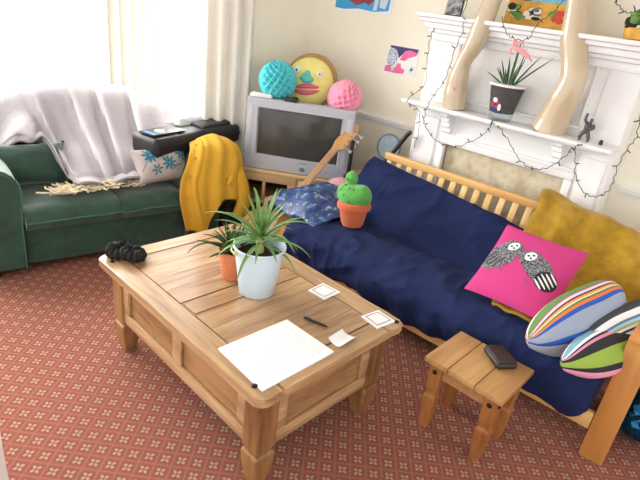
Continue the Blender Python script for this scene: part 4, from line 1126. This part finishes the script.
# printed sheet (several pages)
for k, (dx, dy, dz) in enumerate(((.004, -.003, .0), (0, 0, .0016))):
    pts = [(-1.106+dx, .913+dy), (-.862+dx, .888+dy), (-.847+dx, 1.207+dy), (-1.085+dx, 1.215+dy)]
    if k == 0:
        quad_sheet(pts, ZT, .0008, 'paper_sheet', 'white paper sheet lying underneath the printed score sheet on the coffee table', 'paper'); continue
    ps = thing('printed_sheet', 'printed white score sheet with faint grey lines at the near end of the coffee table', 'paper', (-.98, 1.05, ZT+.0016))
    P = [V((x, y, ZT+.0016)) for x, y in pts]; f = lambda u, v: P[0].lerp(P[1], u).lerp(P[3].lerp(P[2], u), v)
    bm = bmesh.new(); grid(bm, lambda u, v: f(u, v)+V((0, 0, .0012)), 8, 8); grid(bm, f, 8, 8)
    bmesh.ops.remove_doubles(bm, verts=bm.verts, dist=.0001); part('page', bm, 'paper', ps, True, smooth=False)
    bm = bmesh.new()
    random.seed(9)
    for r in range(15):
        v0 = .10+.056*r; u = .10
        uu = 1-v0
        while u < .90:
            w_ = random.uniform(.012, .04)
            q = [f(.06+.88*(1-v0), u)]
            a, b = f(v0, u), f(v0, min(.92, u+w_)); c_, d_ = f(v0+.010, min(.92, u+w_)), f(v0+.010, u)
            vv = [bm.verts.new(x+V((0, 0, .0015))) for x in (a, b, c_, d_)]; bm.faces.new(vv); u += w_+random.uniform(.008, .03)
    part('printed_lines', bm, 'ink', ps, True, smooth=False)
quad_sheet([(-.906, 1.243), (-.845, 1.237), (-.846, 1.328), (-.910, 1.326)], ZT, .0006, 'receipt', 'small curled white slip of paper near the table edge', 'paper', curl=.010)
bm = bmesh.new(); a, b = V((-1.052, 1.272, ZT+.0055)), V((-.955, 1.297, ZT+.0055)); d = b-a
pen = thing('ballpoint_pen', 'black ballpoint pen lying beside the printed sheet', 'pen', (-1.004, 1.284, ZT))
tube(bm, [a, a+d*.03, a+d*.80, a+d*.97, b], [.0035, .0052, .0052, .0028, .001], 10); part('barrel', bm, 'black', pen, True)
bm = bmesh.new(); tube(bm, [a+d*.04+V((0, 0, .0055)), a+d*.30+V((0, 0, .0062))], .0014, 6); part('clip', bm, 'stud', pen, True)
for pts, label in (([(-1.182, 1.432), (-1.094, 1.433), (-1.090, 1.529), (-1.183, 1.526)], 'white square coaster with a line border, nearer the bucket plant'), ([(-.923, 1.457), (-.835, 1.442), (-.818, 1.538), (-.907, 1.547)], 'white square coaster with a line border at the far right table corner')):
    c_ = sum((V((x, y, 0)) for x, y in pts), V())/4
    cz = thing('coaster', label, 'coaster', (c_.x, c_.y, ZT), group='white coasters on the coffee table')
    bm = bmesh.new(); prism(bm, [(x, y) for x, y in pts], ZT, ZT+.005); part('board', bm, 'paper', cz, True, smooth=False)
    bm = bmesh.new()
    def inset(k): return [V((c_.x+(x-c_.x)*k, c_.y+(y-c_.y)*k, ZT+.0064)) for x, y in pts]
    a_, b_ = inset(.76), inset(.69)
    va, vb = [bm.verts.new(x) for x in a_], [bm.verts.new(x) for x in b_]
    for k in range(4): bm.faces.new((va[k], va[(k+1) % 4], vb[(k+1) % 4], vb[k]))
    part('border_line', bm, 'print_grey', cz, True, smooth=False)
# hair scrunchies
for k, (c0, R0, r0, lab, tl_) in enumerate((((-1.868, .988), .036, .023, 'black fluffy hair scrunchie at the left corner of the coffee table, farther from the plants', .1), ((-1.812, 1.018), .032, .023, 'black fluffy hair scrunchie on the coffee table, the one nearer the plants', -.2))):
    bm = bmesh.new(); M = Matrix.Translation((c0[0], c0[1], ZT+r0*1.1)) @ Matrix.Rotation(tl_, 4, 'X')
    def tor(u, v):
        a, b = 2*PI*u, 2*PI*v; rr = r0*(1+.22*math.sin(13*a+k)+.25*noise.noise(V((math.cos(a)*5, math.sin(a)*5, k+b))))
        q = M @ V(((R0+rr*math.cos(b))*math.cos(a), (R0*.85+rr*math.cos(b))*math.sin(a), rr*math.sin(b))); q.z = max(ZT+.001, q.z); return q
    vs = [[bm.verts.new(tor(i/80, j/16)) for j in range(16)] for i in range(80)]
    for i in range(80):
        for j in range(16): bm.faces.new((vs[i][j], vs[(i+1) % 80][j], vs[(i+1) % 80][(j+1) % 16], vs[i][(j+1) % 16]))
    solo('hair_scrunchie', bm, 'blackcloth', lab, 'scrunchie', group='black scrunchies on the coffee table')

# ------------------------------------------------------------------ things on the fireplace shelf and mantel
ZS = 1.066; YL = 2.765
def leg(name, pts, rad, label, sticker=None):
    lg = thing(name, label, 'mannequin leg', (pts[0][0], pts[0][1], ZS))
    P = catmull(pts, 60); L = len(pts)
    rr = []
    for i in range(60):
        t = i/59*(L-1); k = min(int(t), L-2); f = t-k; f = f*f*(3-2*f); a, b = rad[k], rad[k+1]
        rr.append((a[0]+(b[0]-a[0])*f, a[1]+(b[1]-a[1])*f))
    bm = bmesh.new(); tube(bm, P, rr, 28); part('leg', bm, 'skin', lg, True)
    if sticker:
        bm = bmesh.new()
        for (dx, dz, r_, mi) in ((0, 0, .021, 0), (-.012, -.018, .016, 1), (.010, .012, .011, 2), (.006, -.020, .010, 0), (-.020, -.026, .014, 1), (0.002, .004, .008, 1)):
            c_ = V(sticker)+V((dx, 0, dz))
            ball(bm, c_, r_, seg=12, mi=mi, sc=(1, .22, 1))
        part('sticker', bm, ['lips', 'print_black', 'pinktissue'], lg, True, label='small flower sticker on the calf')
    return lg
leg('mannequin_leg', [(-1.395, YL, ZS), (-1.402, YL, 1.14), (-1.405, YL-.005, 1.22), (-1.392, YL-.012, 1.315), (-1.352, YL-.01, 1.42), (-1.335, YL-.005, 1.52), (-1.312, YL, 1.64), (-1.285, YL, 1.78), (-1.255, YL, 1.92), (-1.23, YL-.03, 1.99), (-1.21, YL-.10, 2.05)],
    [(.064, .070), (.064, .070), (.056, .060), (.041, .043), (.050, .052), (.053, .053), (.045, .045), (.032, .033), (.025, .026), (.028, .032), (.010, .022)], 'glossy beige mannequin leg upside down at the left end of the shelf', (-1.398, YL-.060, 1.175))
leg('mannequin_leg', [(-.862, YL, ZS), (-.845, YL, 1.13), (-.828, YL-.01, 1.22), (-.806, YL-.022, 1.335), (-.832, YL-.012, 1.42), (-.868, YL-.004, 1.52), (-.893, YL, 1.64), (-.918, YL, 1.78), (-.94, YL, 1.92), (-.955, YL-.03, 1.99), (-.97, YL-.10, 2.05)],
    [(.082, .072), (.080, .070), (.072, .066), (.062, .058), (.060, .056), (.060, .056), (.050, .048), (.036, .036), (.027, .028), (.030, .034), (.010, .022)], 'glossy beige mannequin leg upside down right of the shelf plant')
# plant cup
cu = thing('potted_haworthia', 'small spiky aloe in a clear cup with a red and blue print between the legs', 'potted plant', (-1.115, 2.755, ZS))
MAT['clear'] = clear_plastic()
bm = bmesh.new(); lathe(bm, [(.058, 0), (.060, .003), (.088, .178), (.091, .182), (.091, .187), (.087, .187), (.085, .178), (.0575, .005), (.01, .004)], 40); part('cup', bm, 'clear', cu)
bm = bmesh.new(); lathe(bm, [(.030, .042), (.0612, .043), (.083, .168), (.05, .174), (.004, .176)], 36); part('soil', bm, 'soil', cu)
bm = bmesh.new(); lathe(bm, [(.0875, .178), (.0925, .178), (.0930, .188), (.088, .190), (.085, .186)], 40); part('cup_rim', bm, 'print_white', cu)
def cupdec(bm, ang, z, a, b, mi, eps):
    n = 20; q = []
    for r in (.001, .5, 1):
        ring = []
        for k in range(n):
            t = 2*PI*k/n; zz = z+b*r*math.sin(t); R0 = .060+(.028)*zz/.178+eps; an = ang+a*r*math.cos(t)/R0
            ring.append(bm.verts.new((R0*math.cos(an), R0*math.sin(an), zz)))
        q.append(ring)
    for i in range(2):
        for k in range(n): bm.faces.new((q[i][k], q[i][(k+1) % n], q[i+1][(k+1) % n], q[i+1][k])).material_index = mi
    bm.faces.new(q[0]).material_index = mi
bm = bmesh.new(); a0 = -1.30-.30
cupdec(bm, a0-.08, .080, .030, .022, 0, .0012); cupdec(bm, a0-.16, .108, .014, .012, 2, .0016); cupdec(bm, a0+.02, .055, .016, .013, 1, .0016); cupdec(bm, a0-.24, .060, .012, .014, 1, .0016); cupdec(bm, a0+.20, .074, .009, .018, 2, .0016); cupdec(bm, a0-.40, .085, .008, .012, 0, .0016); cupdec(bm, a0-.1, .086, .010, .007, 1, .0022)
MAT['red'] = plain('red_print', srgb(198, 40, 48), .6); MAT['blueprint'] = plain('blue_print', srgb(40, 58, 130), .6)
part('printed_badge', bm, ['red', 'blueprint', 'print_white'], cu)
bm = bmesh.new(); random.seed(8)
for az, el, L in ((2.9, 1.15, .14), (1.7, 1.5, .24), (.3, 1.45, .20), (.1, 1.05, .20), (-.1, .80, .25), (3.3, .55, .12), (2.4, 1.3, .15), (3.0, .9, .11), (-.8, 1.2, .12), (-1.8, 1.2, .10), (1.0, 1.3, .16), (-2.4, 1.1, .11)): blade(bm, (.02*math.cos(az), .02*math.sin(az), .172), az, el, L, .0075, .12, 8, fold=.6)
part('leaves', bm, 'leaf_dark', cu)
# small grey figure with a raised arm: one skinned body
def tubefig(name, base, chains, head, mat, label, cat, sc=1):
    """a small cast figure welded from tapered limbs around the torso"""
    bm = bmesh.new()
    for pts, rr in chains: tube(bm, catmull([V(base)+V(p)*sc for p in pts], 12), [r*sc*(1.2 if mat == 'statue' else 1) for r in [rr[0]+(rr[1]-rr[0])*i/11 for i in range(12)]], 12)
    ball(bm, V(base)+V(head[0])*sc, head[1]*sc, seg=16, sc=(.85, .9, 1.1))
    o = solo(name, bm, mat, label, cat)
    rm = o.modifiers.new('weld', 'REMESH'); rm.mode = 'VOXEL'; rm.voxel_size = .0022*sc; rm.use_smooth_shade = True
    return o
tubefig('figurine', (-.678, 2.765, ZS), [
    ([(-.022, 0, .004), (-.020, -.004, .024), (-.008, 0, .046)], (.0055, .009)), ([(.018, 0, .004), (.017, -.006, .024), (.005, 0, .046)], (.0055, .009)),
    ([(-.022, -.010, .004), (-.022, .002, .004)], (.005, .006)), ([(.018, -.012, .004), (.018, .002, .004)], (.005, .006)),
    ([(-.002, 0, .044), (0, 0, .062), (.004, 0, .082)], (.012, .017)), ([(.004, 0, .080), (.006, 0, .094)], (.007, .006)),
    ([(-.010, 0, .084), (-.021, -.002, .098), (-.019, -.004, .122), (-.016, -.005, .130)], (.0065, .004)), ([(.018, 0, .084), (.027, -.002, .068), (.013, -.010, .056)], (.0065, .0045))],
    ((.007, -.001, .101), .0095), 'statue', 'small dark pewter figurine with one arm raised on the shelf', 'figurine', 1.0)
bm = bmesh.new(); lathe(bm, [(.008, 0), (.010, .006), (.009, .018), (.004, .024), (.001, .025)], 14, Matrix.Translation((-.600, 2.765, ZS))); solo('black_bead', bm, 'black', 'tiny black thimble shaped bead right of the figurine on the shelf', 'bead')
# pink hanging dancer
DM = (-1.095, 2.70, 1.405)
tubefig('pink_dancer_ornament', DM, [
    ([(-.018, 0, .030), (.006, 0, .022), (.030, 0, .016)], (.012, .013)), ([(-.020, 0, .034), (-.030, -.004, .016), (-.026, -.006, .0), (-.010, -.006, .002)], (.0065, .0045)),
    ([(-.012, 0, .040), (-.002, 0, .052), (.018, 0, .056), (.026, 0, .046)], (.006, .0045)), ([(.030, 0, .018), (.056, 0, .006), (.088, 0, -.022)], (.011, .004)), ([(.028, 0, .012), (.050, -.006, .000), (.078, -.006, -.008)], (.011, .004))],
    ((-.020, 0, .052), .012), 'dancer', 'pink resin dancer ornament hanging from the fairy lights above the shelf plant', 'ornament', 1.0)

# pictures on the mantelpiece
ZM = 1.537
def picture(name, x0, x1, h, y, tilt, label, framecol, paint, border=.012):
    pc = thing(name, label, 'picture', mat4=Matrix.Translation(((x0+x1)/2, y, ZM)) @ Matrix.Rotation(-tilt, 4, 'X'))
    w_ = x1-x0; bm = bmesh.new(); span(bm, (-w_/2, -.006, 0), (w_/2, .008, h), .002); part('backing', bm, framecol, pc)
    paint(pc, w_, h); return pc
def blob(bm, x, z, a, b, mi, y=-.008, n=12, seed=0):
    ring = [bm.verts.new((x+a*math.cos(2*PI*k/n)*(1+.3*noise.noise(V((k, seed, x*9)))), y, z+b*math.sin(2*PI*k/n)*(1+.3*noise.noise(V((k+5, seed, z*9)))))) for k in range(n)]
    f = bm.faces.new(ring); f.material_index = mi
MAT['ochre'] = plain('ochre_paint', srgb(212, 160, 66), .7, noise_amt=.2, nscale=25); MAT['skyblue'] = plain('light_blue_paint', srgb(112, 186, 208), .7, noise_amt=.15, nscale=25)
MAT['pgreen'] = plain('green_paint', srgb(98, 140, 70), .7, noise_amt=.3, nscale=30); MAT['pred'] = plain('red_paint', srgb(206, 66, 46), .7, noise_amt=.15, nscale=30); MAT['pblue'] = plain('grey_blue_paint', srgb(86, 98, 122), .7, noise_amt=.4, nscale=40); MAT['pcream'] = plain('cream_paint', srgb(232, 220, 190), .7)
def paint_mid(pc, w_, h):
    bm = bmesh.new(); 
    vs = [bm.verts.new((x, -.0075, z)) for x, z in ((-w_/2+.004, .115), (w_/2-.004, .115), (w_/2-.004, h-.006), (-w_/2+.004, h-.006))]; bm.faces.new(vs).material_index = 0
    random.seed(2)
    for k in range(26): blob(bm, random.uniform(-w_/2+.03, -.0), .035+random.uniform(0, .05), random.uniform(.012, .03), random.uniform(.008, .02), random.choice((1, 3, 4, 3, 5)), -.0082-.0002*k, seed=k)
    for k in range(8): blob(bm, .085+random.uniform(-.035, .04), .055+random.uniform(-.018, .03), .018, .014, random.choice((2, 2, 2, 1)), -.0082-.0002*k, seed=k+40)
    for k in range(12): blob(bm, random.uniform(-.1, .13), .13+random.uniform(0, h-.17), .03, .02, random.choice((5, 0, 1, 3)), -.0082-.0002*k, seed=k+80)
    part('painting', bm, ['skyblue', 'pgreen', 'pred', 'pblue', 'print_black', 'pcream'], pc, smooth=False, recalc=False)
picture('painting', -1.275, -.925, .26, 2.865, .10, 'colourful ochre and blue painting propped on the mantelpiece between the legs', 'ochre', paint_mid)
MAT['speck'] = blotch('grey_speckled_photo', [(0, srgb(70, 70, 74)), (.45, srgb(128, 126, 128)), (.55, srgb(170, 168, 168)), (.62, srgb(90, 90, 94))], 40, .5, 5)
def paint_grey(pc, w_, h):
    bm = bmesh.new(); span(bm, (-w_/2+.004, -.0085, .004), (w_/2-.004, -.006, h-.004)); part('photo', bm, 'speck', pc, smooth=False)
picture('photo_card', -1.635, -1.535, .15, 2.88, .10, 'grey speckled photo card at the left end of the mantelpiece', 'black', paint_grey)
# flowers in a woven tub on the right
fl = thing('flower_tub', 'tan woven tub of mixed flowers at the right end of the mantelpiece', 'flowers', (-.60, 2.83, ZM))
bm = bmesh.new(); lathe(bm, [(.05, 0), (.072, .003), (.082, .045), (.078, .05), (.05, .046)], 28); part('tub', bm, 'ochre', fl)
random.seed(6)
for nm, mt, cnt in (('foliage', 'pgreen', 22), ('dark_flowers', 'print_black', 5), ('red_flowers', 'pred', 9), ('pink_flowers', 'lips', 5)):
    bm = bmesh.new()
    for k in range(cnt):
        a = random.random()*6.28; r_ = .085*random.random()**.5
        if nm == 'dark_flowers': c_ = V((-.050+random.uniform(-.012, .012), -.05, .062+random.uniform(-.01, .018)))
        elif nm == 'red_flowers': c_ = V((random.uniform(-.01, .07), -.03+random.uniform(-.03, .02), .09+random.uniform(-.02, .11)))
        else: c_ = V((r_*math.cos(a), r_*math.sin(a)*.8, .055+.06*random.random()))
        ball(bm, c_, random.uniform(.012, .024), seg=8, sc=(1, .8, random.uniform(.5, 1)))
    part(nm, bm, mt, fl)

# ------------------------------------------------------------------ posters on the wall
MAT['postblue'] = plain('poster_blue', srgb(62, 164, 220), .5, noise_amt=.08, nscale=8)
MAT['postred'] = plain('poster_dark_red', srgb(150, 58, 64), .5); MAT['postnavy'] = plain('poster_navy', srgb(52, 48, 112), .5); MAT['postpink'] = plain('poster_pink', srgb(240, 104, 160), .5, noise_amt=.1, nscale=15)
MAT['postgrey'] = blotch('poster_scribble', [(0, srgb(150, 160, 186)), (.45, srgb(222, 224, 232)), (.55, srgb(110, 124, 160)), (.60, srgb(214, 220, 230))], 45, .5, 4)
MAT['postpale'] = plain('poster_pale_blue', srgb(206, 222, 238), .5)
def poster(name, c4, label, shapes, mats):
    """c4: corners on the wall (x, z) TL TR BR BL; shapes in 0..1 sheet coordinates"""
    cx = sum(p[0] for p in c4)/4; z0 = min(p[1] for p in c4)
    root = thing(name, label, 'poster', (cx, YW-.001, z0))
    m_ = lambda u, v: V(((c4[3][0]*(1-u)+c4[2][0]*u)*(1-v)+(c4[0][0]*(1-u)+c4[1][0]*u)*v, 0, (c4[3][1]*(1-u)+c4[2][1]*u)*(1-v)+(c4[0][1]*(1-u)+c4[1][1]*u)*v))
    bm = bmesh.new()
    a = [bm.verts.new(m_(u, v)+V((0, YW-.0035, 0))) for u, v in ((0, 0), (1, 0), (1, 1), (0, 1))]; b = [bm.verts.new(m_(u, v)+V((0, YW-.001, 0))) for u, v in ((0, 0), (1, 0), (1, 1), (0, 1))]
    bm.faces.new(a); bm.faces.new(b[::-1])
    for k in range(4): bm.faces.new((a[k], a[(k+1) % 4], b[(k+1) % 4], b[k]))
    part('sheet', bm, 'paper', root, True, smooth=False)
    bm = bmesh.new()
    for i, (mi, pts) in enumerate(shapes):
        f = bm.faces.new([bm.verts.new(m_(u, v)+V((0, YW-.0042-.0003*i, 0))) for u, v in pts]); f.material_index = mi
    part('printed_picture', bm, mats, root, True, smooth=False, recalc=True)
poster('poster', [(-2.615, 1.90), (-2.105, 1.91), (-2.122, 1.488), (-2.610, 1.474)], 'large blue poster with a white edge high on the wall left of the fireplace',
       [(0, [(.03, .045), (.2, .03), (.45, .055), (.72, .03), (.96, .06), (.97, .97), (.03, .97)]), (1, [(.28, .16), (.42, .10), (.55, .15), (.62, .11), (.70, .19), (.62, .40), (.40, .44), (.26, .30)]), (2, [(.70, .05), (.76, .05), (.80, .40), (.74, .42)]), (2, [(.80, .10), (.90, .08), (.93, .22), (.85, .36), (.80, .26)])], ['postblue', 'postred', 'postpale'])
poster('poster', [(-2.082, 1.320), (-1.857, 1.322), (-1.855, 1.150), (-2.109, 1.138)], 'small pink, navy and white printed poster above the dado rail',
       [(2, [(.03, .40), (.03, .96), (.30, .96), (.42, .62), (.30, .30), (.10, .28)]), (0, [(.02, .97), (.97, .97), (.97, .84), (.55, .82), (.40, .58), (.26, .86), (.04, .90)]), (1, [(.44, .52), (.54, .84), (.72, .90), (.96, .84), (.94, .74), (.70, .62), (.60, .50)]), (1, [(.03, .06), (.03, .26), (.22, .30), (.34, .22), (.40, .40), (.50, .38), (.54, .24), (.66, .20), (.64, .05), (.40, .03)]), (2, [(.20, .22), (.30, .32), (.34, .12), (.26, .06)]), (3, [(.78, .14), (.88, .12), (.94, .28), (.88, .38), (.80, .30)]), (0, [(.82, .20), (.88, .18), (.91, .26), (.86, .30)])], ['postnavy', 'postpink', 'postgrey', 'postpale'])

# ------------------------------------------------------------------ fairy lights
def fairy(name, strands, label, step):
    root = thing(name, label, 'fairy lights', tuple(strands[0][0]))
    bm = bmesh.new(); bulbs = []; random.seed(len(strands)*3+len(strands[0]))
    for st_ in strands:
        P = catmull(st_, max(16, len(st_)*7)); P = [p+V((.004*math.sin(i*1.3), -.002, .004*math.cos(i*1.7))) for i, p in enumerate(P)]
        tube(bm, P, .0019, 5); acc = step*.5
        for a, b in zip(P, P[1:]):
            acc += (b-a).length
            if acc > step: acc = 0; bulbs.append((b, (b-a).normalized()))
    part('wire', bm, 'wire', root, True)
    for k, (p, t) in enumerate(bulbs):
        d = (V((random.uniform(-1, 1), -.35, random.uniform(-.6, .6)))); d = (d-t*d.dot(t)).normalized()
        if k % 2: d = V((-d.x, d.y, -d.z))
        bm = bmesh.new(); tube(bm, [p, p+d*.010, p+d*.011, p+d*.022, p+d*.026], [.0024, .0032, .0026, .0026, .0008], 6); part('bulb', bm, 'wire', root, True)
    return root
fairy('fairy_lights', [[(-1.64, 2.80, 1.462), (-1.648, 2.80, 1.387), (-1.645, 2.81, 1.261), (-1.632, 2.81, 1.15), (-1.655, 2.685, 1.06), (-1.63, 2.80, 1.0), (-1.612, 2.81, .886), (-1.621, 2.81, .771)],
    [(-1.395, 2.69, 1.66), (-1.42, 2.69, 1.566), (-1.439, 2.76, 1.475), (-1.46, 2.76, 1.37), (-1.476, 2.76, 1.235), (-1.5, 2.74, 1.148), (-1.515, 2.685, 1.062), (-1.55, 2.74, .97), (-1.575, 2.81, .925), (-1.507, 2.81, .864), (-1.419, 2.82, .842), (-1.342, 2.82, .855), (-1.224, 2.81, .936), (-1.15, 2.74, 1.015), (-1.125, 2.688, 1.05)],
    ], 'dark wired fairy lights trailing down the left side of the white fireplace', .085)
fairy('fairy_lights', [[(-1.125, 2.688, 1.05), (-1.095, 2.70, 1.049), (-1.036, 2.75, .979), (-.97, 2.81, .885), (-.895, 2.82, .852), (-.82, 2.81, .880), (-.755, 2.77, .945), (-.690, 2.70, 1.04), (-.655, 2.688, 1.062)], [(-.69, 2.70, 1.04), (-.690, 2.78, .975), (-.672, 2.81, .885), (-.617, 2.81, .822), (-.554, 2.81, .807), (-.513, 2.83, .843), (-.505, 2.85, .90), (-.511, 2.85, .98), (-.496, 2.85, 1.069), (-.479, 2.85, 1.122), (-.483, 2.80, 1.22), (-.470, 2.70, 1.52)]],
    'dark wired fairy lights looped below the right half of the fireplace shelf', .085)
fairy('fairy_lights', [[(-1.216, 2.705, 1.56), (-1.172, 2.70, 1.498), (-1.124, 2.70, 1.472), (-1.054, 2.70, 1.482), (-1.027, 2.70, 1.552), (-.973, 2.72, 1.62), (-.96, 2.80, 1.70), (-.95, 2.86, 1.80)]], 'dark wired fairy lights dipping over the middle of the mantelpiece', .085)
fairy('fairy_lights', [[(-.82, 2.86, 1.80), (-.774, 2.85, 1.708), (-.729, 2.84, 1.662), (-.678, 2.80, 1.645), (-.62, 2.76, 1.66), (-.56, 2.80, 1.70)]], 'dark wired fairy lights above the flower tub at the right of the mantelpiece', .085)
